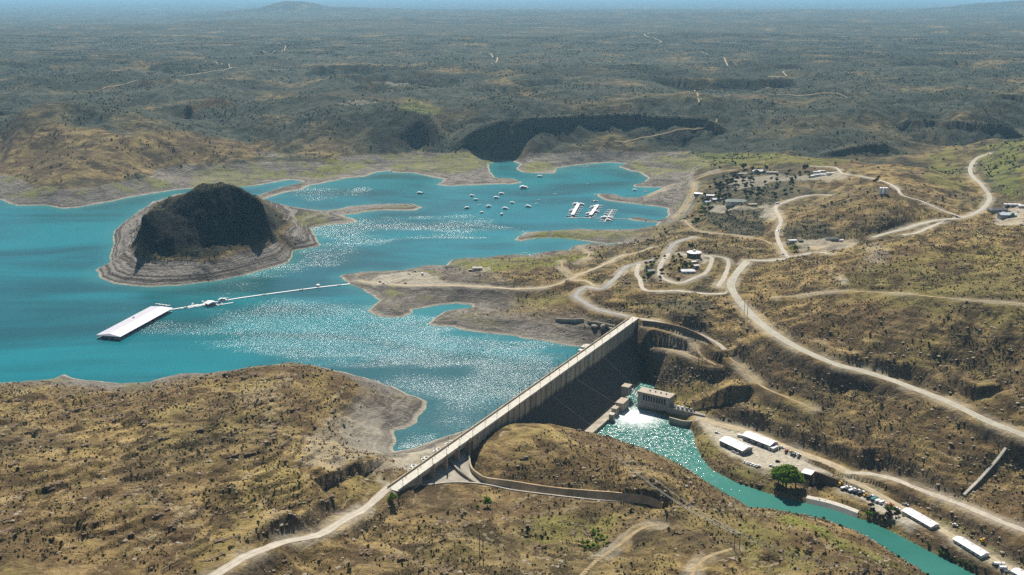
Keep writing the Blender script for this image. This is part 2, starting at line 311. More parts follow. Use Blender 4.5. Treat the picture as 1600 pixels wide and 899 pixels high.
# --- buttes on the horizon
for bx, by, hh, wx, wy in ((460, 17, 110, 520, 1200), (466, 16, 60, 1900, 3200), (1570, 16, 105, 900, 1800), (350, 38, 36, 500, 800), (1660, 16, 70, 1100, 1800), (1490, 17, 50, 900, 1500)):
    X0, Y0 = W(bx, by, 100.0)
    q = np.sqrt(((GX - X0) / wx) ** 2 + ((GY - Y0) / wy) ** 2)
    H += (hh * (1 - sstep(q, 0.25, 1.3))).astype(np.float32)
# --- strata ledges on the near slopes: hard beds stand proud, tilted a little
def ledges(h, x, y, step, dx, dy):
    s = (h + dx * x + dy * y + 1.6 * fbm(x, y, 70, 4, 90)) / step
    f = s - np.floor(s)
    return step * (sstep(f, 0.80, 0.98) - f)
nearmask = (1 - sstep(GY, 1500, 2600)) * sstep(np.minimum(d_lake, d_riv), 8, 50)
patch_ = sstep(fbm(GX, GY * 1.0, 120, 5, 95, 0.6), -0.25, 0.45)
lefth = 1 - sstep(GX, -120, 60)
H += nearmask * lefth * (0.18 + 0.62 * patch_) * ledges(H, GX, GY, 5.2, -0.13, 0.19)
H += nearmask * (1 - lefth) * (0.10 + 0.5 * patch_) * ledges(H, GX, GY, 5.0, -0.05, 0.06)
# --- the shore: land climbs out of the water
land_prof = d_lake * 0.30
wsh = sstep(d_lake, 0, 75)
shore_h = np.minimum(land_prof, np.maximum(H, 1.5 + 0.04 * d_lake)) * (1 - wsh) + np.maximum(H, 1.2 + 0.02 * d_lake) * wsh
H = np.where((~in_lake) & upstream & (GY < 4300), shore_h, H)
H = np.where(in_lake, np.minimum(-0.25 * d_lake - 0.15, -0.15), H)
shelf = upstream & (~in_lake) & (H < 34) & (GY < 3400)
H = np.where(shelf, H + sstep(d_lake, 2, 30) * sstep(d_dam, 10, 60) * (1.9 * ridged(GX, GY, 46, 4, 45, 0.55) + 0.9 * fbm(GX, GY, 14, 3, 47)), H)
H = np.where(upstream & (~in_lake), np.maximum(H, 0.15), H)
# steep outer shore at the island and the terraces left by the falling lake
# --- the river bank
bank = RIV + np.minimum(d_riv * 0.75, 8 + 0.0 * d_riv)
wr = sstep(d_riv, 0, 26)
rv = (~upstream) & (GY < 1500)
H = np.where(rv & ~in_riv, np.minimum(bank, np.maximum(H, RIV + 2)) * (1 - wr) + np.maximum(H, RIV + 1.5) * wr, H)
H = np.where(in_riv, RIV - 0.3 - 0.3 * d_riv, H)
# --- the black butte on the island
foot = [W(x, y, 25.0) for x, y in pairs('209 382 205 395 213 402 228 406 255 408 285 409 315 410 340 405 380 394 415 383 440 372 452 361 455 352 450 338 425 318 400 306 360 298 300 300 255 312 228 330 214 352')]
tops = pairs('217 336 240 322 258 312 270 300 282 306 300 311 330 312 345 309 360 303 385 308 392 312 405 320 395 306 375 296 352 291 333 291 318 287 300 289 262 298 245 310')
top_w = [W(x, y, z) for (x, y), z in zip(tops, [92, 99, 102, 110, 104, 102, 102, 104, 106, 100, 96, 90, 98, 110, 116, 122, 126, 124, 118, 106])]
rows = np.where((YY > 1300) & (YY < 2300))[0]; cols = np.where((UU > -0.52) & (UU < -0.08))[0]
sb_ = (slice(rows[0], rows[-1] + 1), slice(cols[0], cols[-1] + 1))
bx, by = GX[sb_] + 9 * fbm(GX[sb_], GY[sb_], 55, 4, 30), GY[sb_] + 9 * fbm(GX[sb_], GY[sb_], 55, 4, 35)
dF = seg_dist(bx, by, foot); inF = inside(bx, by, foot)
dT = seg_dist(bx, by, top_w); inT = inside(bx, by, top_w)
# plateau height: falls to the right and front, knobs along the back
X0, Y0 = W(318, 289, 126.0); X1, Y1 = W(408, 322, 92.0)
pt = np.clip(((GX[sb_] - X0) * (X1 - X0) + (GY[sb_] - Y0) * (Y1 - Y0)) / ((X1 - X0) ** 2 + (Y1 - Y0) ** 2), -0.6, 1.3)
plat = 103 - 18 * np.clip(pt, 0, 1.3) ** 1.5 - 30 * np.clip(-pt - 0.15, 0, 1)
for kx, ky, kz, ka, kr in ((317, 290, 120, 15, 34), (350, 293, 118, 17, 44), (266, 304, 106, 9, 18), (384, 306, 104, 6, 34)):
    qx, qy = W(kx, ky, kz); plat = plat + ka * np.exp(-(((GX[sb_] - qx) ** 2 + (GY[sb_] - qy) ** 2) / kr ** 2))
plat = plat + 4.0 * fbm(GX[sb_], GY[sb_], 40, 4, 33)
t = np.clip(dF / (dF + dT + 1e-3), 0, 1)
prof = np.where(t < 0.30, t / 0.30 * 0.20, np.where(t < 0.85, 0.20 + (t - 0.30) / 0.55 * 0.68, 0.88 + (t - 0.85) / 0.15 * 0.12))
side_h = 25 + (plat - 25) * prof + 6.5 * np.sin(np.pi * t) * (fbm(GX[sb_], GY[sb_], 34, 5, 36, 0.62) + 0.5 * ridged(GX[sb_], GY[sb_], 48, 4, 39))
apron_d = d_lake[sb_]; inI = in_isl[sb_]
ta = np.clip(apron_d / (apron_d + dF + 1e-3), 0, 1)
app = 24.5 * ta
app = app + 0.85 * (np.floor(app / 3.4 + 0.25 * fbm(bx, by, 90, 2, 38)) * 3.4 + 1.2 - app) * sstep(ta, 0.12, 0.3)
lowland = sstep(dF, 55, 150)           # the low spit right of the butte
hb = np.where(inF, np.where(inT, plat, side_h), app * (1 - lowland) + np.minimum(0.16 * apron_d, 12) * lowland)
H[sb_] = np.where(inI, np.maximum(hb, 0.15 + 0.1 * np.minimum(apron_d, 5)), H[sb_])
basalt = np.zeros(GX.shape, np.float32); basalt[sb_] = np.where(inI & inF, sstep(dF, 0, 14), 0)
green_butte = np.zeros(GX.shape, np.float32); green_butte[sb_] = np.where(inI & inF, np.maximum(sstep(plat * inT, 20, 40), sstep(0.32 - t, 0, 0.1) * 0.7), 0)
# --- keep the ground under the dam and its toe clear of the masonry
body = (T_ax > -2) & (T_ax < DL + 2) & (N_ax > -12) & (N_ax < 14)
H = np.where(body, np.minimum(H, 26.5), H)
H = np.where((T_ax > -60) & (T_ax < 125) & (np.abs(N_ax) < 40), np.minimum(H, 28.5 + 0.10 * np.clip(-T_ax, 0, 60) + 0.25 * np.clip(np.abs(N_ax) - 8, 0, 40) * (T_ax < 0)), H)
under = (T_ax > 262) & (T_ax < DL - 34) & (N_ax > -14) & (N_ax < 64)
H = np.where(under & (N_ax < 14), np.minimum(H, 4), H)
H = np.where(under & (N_ax >= 14), np.minimum(H, -33.5 + 26 * (1 - sstep(T_ax, 262, 300))), H)
print('terrain base', round(time.time() - T0, 1), H.shape)

# ------------------------------------------------------------------ terrain look-ups
def hgt(x, y):
    x = np.asarray(x, float); y = np.asarray(y, float)
    fr = np.interp(y, YY, np.arange(NR)); fc = np.interp(x / y, UU, np.arange(NC))
    r = np.clip(fr.astype(int), 0, NR - 2); c = np.clip(fc.astype(int), 0, NC - 2); a = fr - r; b = fc - c
    return (H[r, c] * (1 - b) + H[r, c + 1] * b) * (1 - a) + (H[r + 1, c] * (1 - b) + H[r + 1, c + 1] * b) * a
def hit(px, py, zmin=None):
    """where the line of sight through a photograph pixel meets the ground (or the water level zmin)"""
    dx, dy, dz = ray(px, py); u = dx / dy
    fc = float(np.interp(u, UU, np.arange(NC))); c = min(int(fc), NC - 2); b = fc - c
    hc = H[:, c] * (1 - b) + H[:, c + 1] * b
    if zmin is not None: hc = np.maximum(hc, zmin)
    zr = CAM_H + YY * dz / dy
    k = np.where(hc >= zr)[0]
    if len(k) == 0: i = NR - 1; y = YY[i]
    else:
        i = k[0]
        if i == 0: y = YY[0]
        else:
            d0 = zr[i - 1] - hc[i - 1]; d1 = zr[i] - hc[i]; y = YY[i - 1] + (YY[i] - YY[i - 1]) * d0 / (d0 - d1 + 1e-9)
    return np.array([u * y, y, CAM_H + y * dz / dy])

# ------------------------------------------------------------------ roads (pixel polylines, width m, relief of the bed)
ROADS = [
 ('highway', 'main', 10.5, '1168 408 1152 425 1142 445 1150 462 1168 487 1200 514 1245 543 1300 566 1350 582 1390 594 1430 607 1480 628 1540 655 1600 682 1680 712'),
 ('highway', 'main', 8.5, '1168 408 1200 407 1232 403 1270 396 1296 393'),
 ('highway', 'main', 8.5, '1362 374 1385 364 1420 354 1460 346 1500 340 1522 334 1540 322 1546 308 1535 290 1520 276 1516 264 1524 250 1550 237'),
 ('road', 'pale', 7.0, '1410 369 1440 360 1470 349 1500 340'),
 ('road', 'pale', 7.0, '1232 403 1220 385 1214 365 1220 345 1212 325 1228 315 1260 307 1300 303'),
 ('road', 'pale', 6.5, '1500 340 1470 328 1440 315 1410 303 1400 293 1380 284 1345 275 1318 272 1305 262 1280 261 1265 260'),
 ('road', 'asphalt', 8.0, '984 497 960 489 930 480 907 470 900 460 915 452 940 448 960 436 975 422 995 412 1020 406 1040 396 1050 385 1060 376 1085 372'),
 ('road', 'pale', 7.0, '1142 458 1110 459 1060 456 1010 453 1000 440 995 425 998 414'),
 ('road', 'pale', 7.0, '1045 396 1032 415 1033 436 1060 441 1085 436 1105 422 1112 405 1098 398 1075 398 1063 397'),
 ('road', 'pale', 6.5, '1098 396 1125 402 1138 412 1132 432 1122 448'),
 ('road', 'dirt', 7.0, '560 440 600 443 640 446 700 446 760 449 820 452 860 446 890 436 905 430 935 417 965 405 1000 392 1020 384'),
 ('road', 'dirt', 6.0, '890 438 915 440 930 447'),
 ('road', 'pale', 8.5, '612 763 595 775 570 792 540 813 500 833 450 848 412 856 385 862 362 880 330 903'),
 ('road', 'pale', 6.0, '1000 499 1030 504 1060 510 1095 524 1120 538 1133 548'),
 ('track', 'dirt', 3.6, '1135 550 1148 566 1160 580 1195 606 1240 625 1270 640'),
 ('track', 'dirt', 4.5, '1010 511 1040 515 1075 525 1105 536 1125 545'),
 ('track', 'dirt', 4.0, '1083 528 1095 555 1110 570 1118 575'),
 ('track', 'dirt', 4.0, '1020 545 1060 545 1090 560 1110 572'),
 ('road', 'dirt', 12.0, '1095 655 1130 665 1170 675 1230 700 1290 722 1330 740'),
 ('road', 'pale', 7.5, '1320 738 1360 742 1400 750 1440 766 1500 788 1560 812 1640 845'),
 ('road', 'dirt', 9.0, '1320 745 1360 768 1410 795 1460 822 1510 850 1570 885 1620 912'),
 ('track', 'dirt', 3.6, '905 899 940 872 985 843 1010 825 1030 816'),
 ('track', 'dirt', 3.2, '1080 899 1095 880 1115 868 1145 858'),
 ('track', 'dirt', 5.0, '1070 345 1085 358 1110 364 1150 368 1190 374 1206 382'),
 ('track', 'dirt', 6.0, '1010 307 1045 293 1080 282 1105 273 1145 265'),
 ('track', 'dirt', 6.0, '1050 342 1070 325 1082 300 1085 285'),
 ('track', 'dirt', 4.0, '1215 468 1300 456 1400 458 1500 468 1600 475'),
 ('track', 'dirt', 5.0, '0 84 60 82 140 80 250 70 330 66 400 65 438 69 446 74 430 80 390 84'),
 ('track', 'dirt', 5.0, '160 140 200 131 240 123'), ('track', 'dirt', 5.0, '280 120 320 114 362 107 410 109 470 110'), ('track', 'dirt', 5.0, '320 96 340 100 362 107'),
 ('track', 'dirt', 6.0, '1010 70 1033 65 1008 56 1012 53 1026 50'), ('track', 'dirt', 6.0, '767 84 777 92 768 100'), ('track', 'dirt', 5.0, '1096 81 1106 86'), ('track', 'dirt', 6.0, '1124 90 1134 97 1150 102'),
 ('track', 'dirt', 5.0, '1085 140 1090 148 1096 156'), ('track', 'dirt', 5.0, '1200 121 1228 120 1224 112 1250 108'), ('track', 'dirt', 4.5, '960 225 1040 212 1110 195 1120 190'),
 ('track', 'dirt', 4.5, '1200 148 1260 150 1320 152 1380 157'), ('track', 'dirt', 5.0, '1200 138 1208 132 1203 125'),
 ('track', 'dirt', 4.0, '905 385 920 395 915 405 900 412'), ('track', 'dirt', 4.0, '877 408 880 420 893 430'),
]
def flatten(pts, hw, soft):
    """grade the ground to a list of (x, y, z) samples"""
    wm = {}
    for x, y, z in pts:
        R = hw + soft
        r0, r1 = np.searchsorted(YY, [y - R, y + R]); u0, u1 = (x - R) / y, (x + R) / y
        c0, c1 = np.searchsorted(UU, [u0, u1])
        if r1 <= r0 or c1 <= c0: continue
        d = np.sqrt((GX[r0:r1, c0:c1] - x) ** 2 + (GY[r0:r1, c0:c1] - y) ** 2)
        w = 1 - sstep(d, hw, hw + soft)
        q = WGT[r0:r1, c0:c1]; m = w > q
        q[m] = w[m]; ZT[r0:r1, c0:c1][m] = z
WGT = np.zeros(GX.shape, np.float32); ZT = np.zeros(GX.shape, np.float32)
road_paths = []
for nm, kind, wd, s_ in ROADS:
    pts = [hit(x, y, 0.3 if y < 600 and x < 1000 else None) for x, y in pairs(s_)]
    if s_.startswith('1095 655'):      # the yard road climbs evenly from the terrace to the fork
        q_ = pairs(s_); pts = [np.array([*W(x, y, z), z]) for (x, y), z in zip(q_, np.linspace(-24.6, -20.5, len(q_)))]
    far_road = pts[0][1] > 2600
    P = catmull(pts, 4.0 if not far_road else 14.0)
    if not far_road:
        n = 9; z = np.convolve(np.pad(P[:, 2], n, mode='edge'), np.ones(2 * n + 1) / (2 * n + 1), 'valid'); P[:, 2] = z
    if s_.startswith('612 763') or s_.startswith('984 497'):      # both approach roads arrive at crest level
        w_ = np.clip(1 - np.arange(len(P)) / 16.0, 0, 1); P[:, 2] = P[:, 2] * (1 - w_) + 29.75 * w_
    P[:, 2] = np.maximum(P[:, 2], 1.5 if dam_tn(P[0, 0], P[0, 1])[1] < 0 else -28)
    road_paths.append((nm, kind, wd, P, far_road))
    if not far_road: flatten(P, wd * 0.5 + 1.5, 14.0)
# spillway: apron and chute are cut into the ground
SP_FAR = [(733, 695, 22), (735.5, 727, 18), (749.5, 741, 16), (762, 746.5, 15), (800, 751.5, 14), (872, 762, 12), (972, 770, 9), (1012, 775, 7), (1036, 785, 3)]
SP_NEAR = [(643, 755, 22), (665, 757, 21), (700, 753.5, 18), (730, 753.5, 15), (762, 757, 12), (800, 765, 10), (862, 773, 8), (925, 780, 5), (980, 784, 3), (1034, 789, 0)]
sp_far = catmull([(*W(x, y, z), z) for x, y, z in SP_FAR], 3.0); sp_near = catmull([(*W(x, y, z), z) for x, y, z in SP_NEAR], 3.0)
t_s0 = dam_tn(*W(643, 752, 20))[0]; t_s1 = dam_tn(*W(734, 694, 20))[0]
ring_sp = [tuple(dam_xy(t_s0 - 2, 2)), tuple(dam_xy(t_s1 + 1, 2))] + [tuple(p[:2]) for p in sp_far] + [tuple(p[:2]) for p in sp_near[::-1]]
def floor_z(x, y):
    run = np.clip((x - W(735, 752, 2)[0]) / (W(1034, 787, -8)[0] - W(735, 752, 2)[0]), 0, 1)
    t_, n_ = dam_tn(x, y)
    return 19.0 - 7.0 * sstep(np.clip((n_ - 4) / 30.0, 0, 1)) - 9.0 * run
r_ = np.where(YY < 1000)[0]; q = (slice(0, r_[-1] + 1), slice(None))
m_ = inside(GX[q], GY[q], ring_sp); d_ = seg_dist(GX[q], GY[q], ring_sp)
H[q] = np.where(m_, np.minimum(H[q], floor_z(GX[q], GY[q]) - 7.0), H[q])
# the bank on the near side stays just below the wall tops
nd = seg_dist(GX[q], GY[q], [tuple(p[:2]) for p in sp_near], False)
wz = np.interp(GX[q], sp_near[:, 0], sp_near[:, 2])
nearside = (~m_) & (GX[q] > sp_near[0, 0] + 4) & (GX[q] < sp_near[-1, 0] + 6) & (GY[q] < np.interp(GX[q], sp_near[:, 0], sp_near[:, 1]) + 1)
wn_ = (1 - sstep(nd, 3, 40)) * nearside
H[q] = H[q] * (1 - wn_) + (wz - 0.6 - 0.10 * nd) * wn_
# level pads: construction yard, car parks, spillway approach
PADS = [('1105 662 1140 668 1190 682 1250 707 1312 735 1300 745 1240 742 1200 741 1150 722 1125 700 1108 680', -24.5), ('1310 752 1345 765 1420 800 1425 812 1380 800 1330 778 1305 768', -24.3)]
for s_, z in PADS:
    poly = [W(x, y, z) for x, y in pairs(s_)]
    r = np.where(YY < 1400)[0]; q = (slice(0, r[-1] + 1), slice(None))
    m = inside(GX[q], GY[q], poly); d = seg_dist(GX[q], GY[q], poly)
    w = np.where(m, 1.0, 1 - sstep(d, 0, 8)); sel = w > WGT[q]
    WGT[q][sel] = w[sel]; ZT[q][sel] = z
H = H * (1 - WGT) + ZT * WGT
REV = [(1259, 787), (1285, 792.5), (1310, 799.5), (1340, 810.5)]      # the bank under the river lining is trimmed back
rev_top = catmull([(*W(x, y - 8.5, -28.3), -28.3) for x, y in REV], 4); rev_foot = catmull([(*W(x, y + 1, -32.5), -32.8) for x, y in REV], 4)
ring_rev = [tuple(p[:2]) for p in rev_top + np.array([1, 1.5, 0])] + [(p[0] - 3, p[1] - 5) for p in rev_foot[::-1]]
r_ = np.where(YY < 1000)[0]; q = (slice(0, r_[-1] + 1), slice(None))
H[q] = np.where(inside(GX[q], GY[q], ring_rev), np.minimum(H[q], -34.5), H[q])
H[q] = np.where((seg_dist(GX[q], GY[q], [tuple(p[:2]) for p in rev_top], False) < 9) & (H[q] > -28.6), -28.6, H[q])
H = H.astype(np.float32)
print('roads graded', round(time.time() - T0, 1))

# ------------------------------------------------------------------ ground cover masks (what the ground is made of, not how it is lit)
def mask_polys(polys, soft, z=None):
    out = np.zeros(GX.shape, np.float32)
    for s_, val in polys:
        pw = [hit(x, y)[:2] for x, y in pairs(s_)]
        ys0 = [p[1] for p in pw]; us0 = [p[0] / p[1] for p in pw]
        r0, r1 = np.searchsorted(YY, [min(ys0) - 4 * soft, max(ys0) + 4 * soft]); c0, c1 = np.searchsorted(UU, [min(us0) - .03, max(us0) + .03])
        if r1 <= r0 or c1 <= c0: continue
        q = (slice(r0, r1), slice(c0, c1))
        x = GX[q] + soft * 0.9 * fbm(GX[q], GY[q], soft * 3.5, 3, 120); y = GY[q] + soft * 0.9 * fbm(GX[q], GY[q], soft * 3.5, 3, 130)
        m = inside(x, y, pw); d = seg_dist(x, y, pw)
        out[q] = np.maximum(out[q], val * np.where(m, sstep(d, -soft * 0.3, soft), 0))
    return out
dirt = mask_polys([('1075 652 1100 650 1132 662 1108 690 1092 674', 1.0), ('572 444 590 430 640 424 672 428 700 440 760 447 700 452 620 449', .75), ('1103 664 1150 668 1190 682 1250 707 1312 735 1310 742 1290 745 1240 735 1195 733 1150 716 1125 700 1108 680', 1.2),
 ('1308 750 1345 762 1410 792 1460 820 1520 850 1590 890 1560 899 1500 860 1450 830 1410 812 1370 800 1330 778 1305 765', 1.15),
 ('600 742 640 738 700 715 745 690 752 672 720 682 680 696 650 705 610 716 596 735', .7), ('590 770 620 762 605 735 590 748', .8),
 ('1240 372 1300 376 1350 372 1340 388 1270 392 1240 390', .6), ('1188 330 1216 318 1225 330 1215 345 1185 340', .7), ('1262 280 1275 268 1330 268 1328 282 1290 285', .6), ('1558 352 1552 338 1575 322 1610 320 1610 352', .7),
 ('1010 305 1050 296 1080 280 1130 266 1120 262 1060 290 1010 300', .5), ('1086 425 1110 408 1105 398 1070 396 1066 406 1090 410', .7),
 ('1300 436 1315 428 1330 440 1320 446', .8), ('740 421 765 417 775 422 750 426', .5), ('1340 382 1375 380 1392 400 1385 416 1352 410', .35),
 ('1130 290 1142 282 1180 276 1215 272 1280 272 1285 278 1230 282 1190 292 1150 298', .5), ('1100 322 1140 318 1165 322 1200 318 1215 328 1150 330 1110 332', .6),
 ('470 690 500 660 560 630 600 640 610 690 590 715 520 735 470 730', .38), ('470 110 510 109 560 112 520 116', .5), ('520 160 560 156 600 160 560 165', .3), ('600 130 640 128 650 132 610 136', .3), ('640 700 600 718 560 735 600 742 645 725', .5)], 9.0)
green = mask_polys([('400 282 402 268 425 265 452 268 470 280 440 278', .95), ('288 284 300 262 350 258 420 262 400 285 340 292', .6), ('455 272 490 264 540 250 575 246 590 256 560 268 500 282', .8), ('600 262 640 246 700 240 770 240 780 262 740 268 700 272 650 268', .75),
 ('590 438 640 424 690 430 705 438 640 446', .5), ('690 418 712 406 760 403 800 404 860 400 900 398 960 388 900 410 860 420 780 425', .85), ('815 372 850 362 900 360 960 362 1000 364 960 378 900 378', .9), ('806 270 830 252 860 250 872 266 840 270', .8), ('965 256 1010 256 1100 258 1130 262 1080 268 1020 272 990 268', .7),
 ('908 858 920 835 940 826 955 836 945 858 925 862', 1.0), ('1190 800 1260 812 1320 840 1380 872 1430 899 1300 899 1340 870 1290 845 1220 820', 1.0), ('1160 810 1240 830 1290 870 1300 899 1180 899 1120 860', .45), ('820 800 900 800 1000 800 960 830 880 850 800 840', .5), ('430 342 520 345 555 342 530 338 470 332', .7), ('540 332 600 322 655 322 650 328 600 326 560 335', .7),
 ('1000 250 1080 238 1200 240 1330 250 1300 262 1150 262 1050 258', .7), ('640 152 680 165 700 180 660 178 620 172', .6), ('1520 230 1560 218 1600 215 1600 320 1550 300 1535 270', .7), ('1450 240 1500 228 1510 300 1440 280', .55),
 ('800 466 830 455 880 450 900 470 860 480 800 482', .45), ('900 440 930 430 960 440 930 450', .5), ('1300 440 1420 400 1560 380 1600 400 1600 520 1450 500 1330 470', .3), ('1160 645 1200 630 1240 655 1200 668', .5)], 14.0)
n_big = fbm(GX, GY, 260, 4, 150); n_mid = fbm(GX, GY, 60, 4, 160)
ringtop = 26.0 + 2.0 * n_mid
ring = np.where(upstream & (GY < 4300) & (H < 60), 1 - sstep(H, ringtop - 1.5, ringtop + 1.5), 0).astype(np.float32)
ring *= (1 - sstep(d_lake, 500, 800))
ring = np.where((GY < 1180) & (GX < 60) & upstream, ring * (1 - sstep(d_lake, 25, 80) * 0.8), ring)
ring = np.where((GY > 1190) & (~in_isl), ring * (1 - 0.85 * sstep(d_lake, 18, 80) * sstep(GX + 60 * n_mid, -180, 80) * (1 - sstep(GY, 1800, 2000))), ring)
dirt = np.maximum(dirt, 0.5 * sstep(WGT, 0.45, 1.0) * sstep(n_mid, -0.5, 0.3)).astype(np.float32)
ring = np.where(basalt > 0, ring * (1 - basalt), ring)
scree = sstep(n_mid + 0.6 * n_big, 0.05, 0.55)
cover = np.clip(sstep(GY, 1900, 3000) * (0.92 + 0.35 * n_big) + 0.3 * sstep(GY, 1500, 2200) * (0.5 + n_big) + 0.25 * sstep(n_big, -0.1, 0.5), 0, 1) * (1 - ring) 
cover = cover * (1 - 0.75 * mask_polys([('-40 300 -40 215 20 195 60 192 130 198 200 208 300 206 420 215 440 245 300 270 180 292 60 296 20 285', 1.0)], 40.0))
# tree-clad slopes above the bay and the northern hills
cover = np.maximum(cover, mask_polys([('1085 345 1105 300 1135 280 1200 275 1260 290 1400 300 1300 304 1220 312 1205 340 1200 372 1120 362', .75), ('1215 395 1222 350 1260 340 1330 352 1340 372 1280 380', .6), ('1000 470 1000 490 1060 500 1130 505 1135 480 1100 466', .7), ('1540 300 1530 260 1560 225 1600 215 1600 310', .9)], 16.0))
rip = ((d_riv < 90) & (~upstream) & (H < RIV + 14)).astype(np.float32) * 0.5
green = np.maximum(green, 0.7 * ring * sstep(H, 3, 9) * (~in_isl) * sstep(n_mid + 0.7 * n_big, 0.05, 0.6))
green = np.maximum(green, rip * sstep(n_mid, -0.3, 0.3)).astype(np.float32)
basalt = np.maximum(basalt, 0).astype(np.float32)

# ------------------------------------------------------------------ ground sheet
def grid_mesh(name):
    keep = ~((in_lake & (d_lake > 14)) | (in_riv & (d_riv > 12)))
    f = keep[:-1, :-1] | keep[1:, :-1] | keep[:-1, 1:] | keep[1:, 1:]
    r, c = np.where(f)
    i0 = r * NC + c
    quads = np.stack([i0, i0 + 1, i0 + NC + 1, i0 + NC], 1)
    used = np.zeros(NR * NC, bool); used[quads.ravel()] = True
    remap = np.cumsum(used) - 1
    quads = remap[quads].astype(np.int32)
    co = np.stack([GX.ravel(), GY.ravel(), H.ravel()], 1)[used].astype(np.float32)
    me = bpy.data.meshes.new(name)
    me.vertices.add(len(co)); me.vertices.foreach_set('co', co.ravel())
    me.loops.add(len(quads) * 4); me.loops.foreach_set('vertex_index', quads.ravel())
    me.polygons.add(len(quads)); me.polygons.foreach_set('loop_start', np.arange(0, len(quads) * 4, 4, dtype=np.int32))
    me.polygons.foreach_set('use_smooth', np.ones(len(quads), bool))
    for nm, a in (('ring', ring), ('dirt', dirt), ('green', green), ('basalt', basalt), ('cover', cover), ('topgreen', green_butte), ('terrace', in_isl)):
        at = me.attributes.new(nm, 'FLOAT', 'POINT'); at.data.foreach_set('value', np.asarray(a, np.float32).ravel()[used])
    me.update(calc_edges=True)
    return me
def ground_material():
    m, nt, b = mat('desert_ground'); g = G(nt); p = g.pos()
    z = g.sep(p)[2]
    nb = g.noise(p, 0.006, 6, 0.6); nm = g.noise(p, 0.035, 8, 0.62, 0.6); nf = g.noise(p, 0.28, 6, 0.65); nff = g.noise(p, 1.1, 3, 0.6)
    nrm = g.sep(g.n('ShaderNodeNewGeometry').outputs['Normal'])[2]
    soil = g.mix(g.ramp(nm, 0.39, 0.66), (0.070, 0.045, 0.019), (0.455, 0.322, 0.132))
    soil = g.mix(g.ramp(nb, 0.40, 0.64, 0, 0.8), soil, (0.150, 0.095, 0.048))
    soil = g.mix(g.ramp(nf, 0.50, 0.72, 0, 0.8), soil, (0.060, 0.045, 0.022))
    soil = g.mix(g.ramp(nff, 0.56, 0.74, 0, 0.7), soil, (0.480, 0.390, 0.230))
    straw = g.noise(g.scale(p, (1.0, 1.0, 2.0)), 0.018, 5, 0.65)
    soil = g.mix(g.ramp(straw, 0.50, 0.66, 0, 0.6), soil, (0.370, 0.285, 0.100))
    # tilted strata outcrop as thin broken ledges
    px = g.sep(p)
    st = g.math('ADD', g.math('MULTIPLY', px[2], 1.0), g.math('MULTIPLY', px[0], -0.045))
    cb = g.n('ShaderNodeCombineXYZ'); g.put(cb.inputs[2], st); g.put(cb.inputs[0], g.math('MULTIPLY', px[0], 0.012)); g.put(cb.inputs[1], g.math('MULTIPLY', px[1], 0.012))
    bands = g.noise(cb.outputs[0], 0.55, 4, 0.6)
    soil = g.mix(g.math('MULTIPLY', g.ramp(bands, 0.56, 0.66), g.ramp(nf, 0.40, 0.6)), soil, (0.055, 0.040, 0.022))
    soil = g.mix(g.math('MULTIPLY', g.ramp(bands, 0.36, 0.42, 0.75, 0.0), g.ramp(nf, 0.42, 0.58)), soil, (0.420, 0.340, 0.200))
    # far scrub and sage: a grey green mantle
    sage = g.mix(g.ramp(nm, 0.35, 0.65), (0.028, 0.040, 0.031), (0.080, 0.088, 0.064))
    dots = g.math('MULTIPLY', g.ramp(g.voro(p, 0.11), 0.22, 0.40, 1.0, 0.0), g.ramp(nb, 0.40, 0.60))
    dots2 = g.ramp(g.voro(p, 0.22), 0.18, 0.36, 0.8, 0.0)
    sage = g.mix(g.math('MAXIMUM', dots, g.math('MULTIPLY', dots2, 0.7)), sage, (0.016, 0.025, 0.014))
    belt = g.ramp(g.noise(g.scale(p, (0.30, 1.0, 1.0)), 0.0011, 5, 0.62, 0.8), 0.46, 0.60)
    sage = g.mix(g.math('MULTIPLY', belt, 0.72), sage, (0.022, 0.031, 0.022))
    pale = g.ramp(g.noise(g.scale(p, (0.35, 1.0, 1.0)), 0.0019, 5, 0.65, 0.5), 0.60, 0.72, 0.0, 0.4)
    sage = g.mix(pale, sage, (0.150, 0.145, 0.095))
    col = g.mix(g.math('MULTIPLY', g.attr('cover'), 0.95), soil, sage)
    grass = g.mix(g.ramp(nf, 0.35, 0.65), (0.110, 0.130, 0.028), (0.280, 0.270, 0.060))
    gf = g.math('MULTIPLY', g.attr('green'), g.ramp(nm, 0.34, 0.58))
    # drawdown zone: pale silt and rock with wave cut lines
    cz = g.n('ShaderNodeCombineXYZ'); g.put(cz.inputs[2], z); g.put(cz.inputs[0], g.math('MULTIPLY', px[0], 0.004)); g.put(cz.inputs[1], g.math('MULTIPLY', px[1], 0.004))
    zb = g.noise(cz.outputs[0], 0.9, 3, 0.6)
    rg = g.mix(g.ramp(g.math('ADD', g.math('MULTIPLY', zb, 0.55), g.math('MULTIPLY', nm, 0.45)), 0.36, 0.64), (0.085, 0.072, 0.060), (0.300, 0.265, 0.218))
    rgs = g.mix(g.ramp(g.math('ADD', g.math('MULTIPLY', g.noise(cz.outputs[0], 0.62, 2, 0.5), 0.85), g.math('MULTIPLY', nm, 0.15)), 0.44, 0.56), (0.052, 0.041, 0.034), (0.285, 0.255, 0.225))
    rg = g.mix(g.math('MULTIPLY', g.attr('terrace'), 0.85), rg, rgs)
    rg = g.mix(g.ramp(nf, 0.45, 0.70, 0, 0.75), rg, (0.110, 0.095, 0.075))
    rg = g.mix(g.ramp(nff, 0.56, 0.72, 0, 0.7), rg, (0.520, 0.480, 0.410))
    rg = g.mix(g.ramp(z, 0.5, 2.2, 0.75, 0.0), rg, (0.480, 0.430, 0.330))
    col = g.mix(g.attr('ring'), col, rg)
    col = g.mix(gf, col, grass)
    rock = g.mix(g.ramp(nf, 0.35, 0.62), (0.045, 0.034, 0.022), (0.190, 0.140, 0.085))
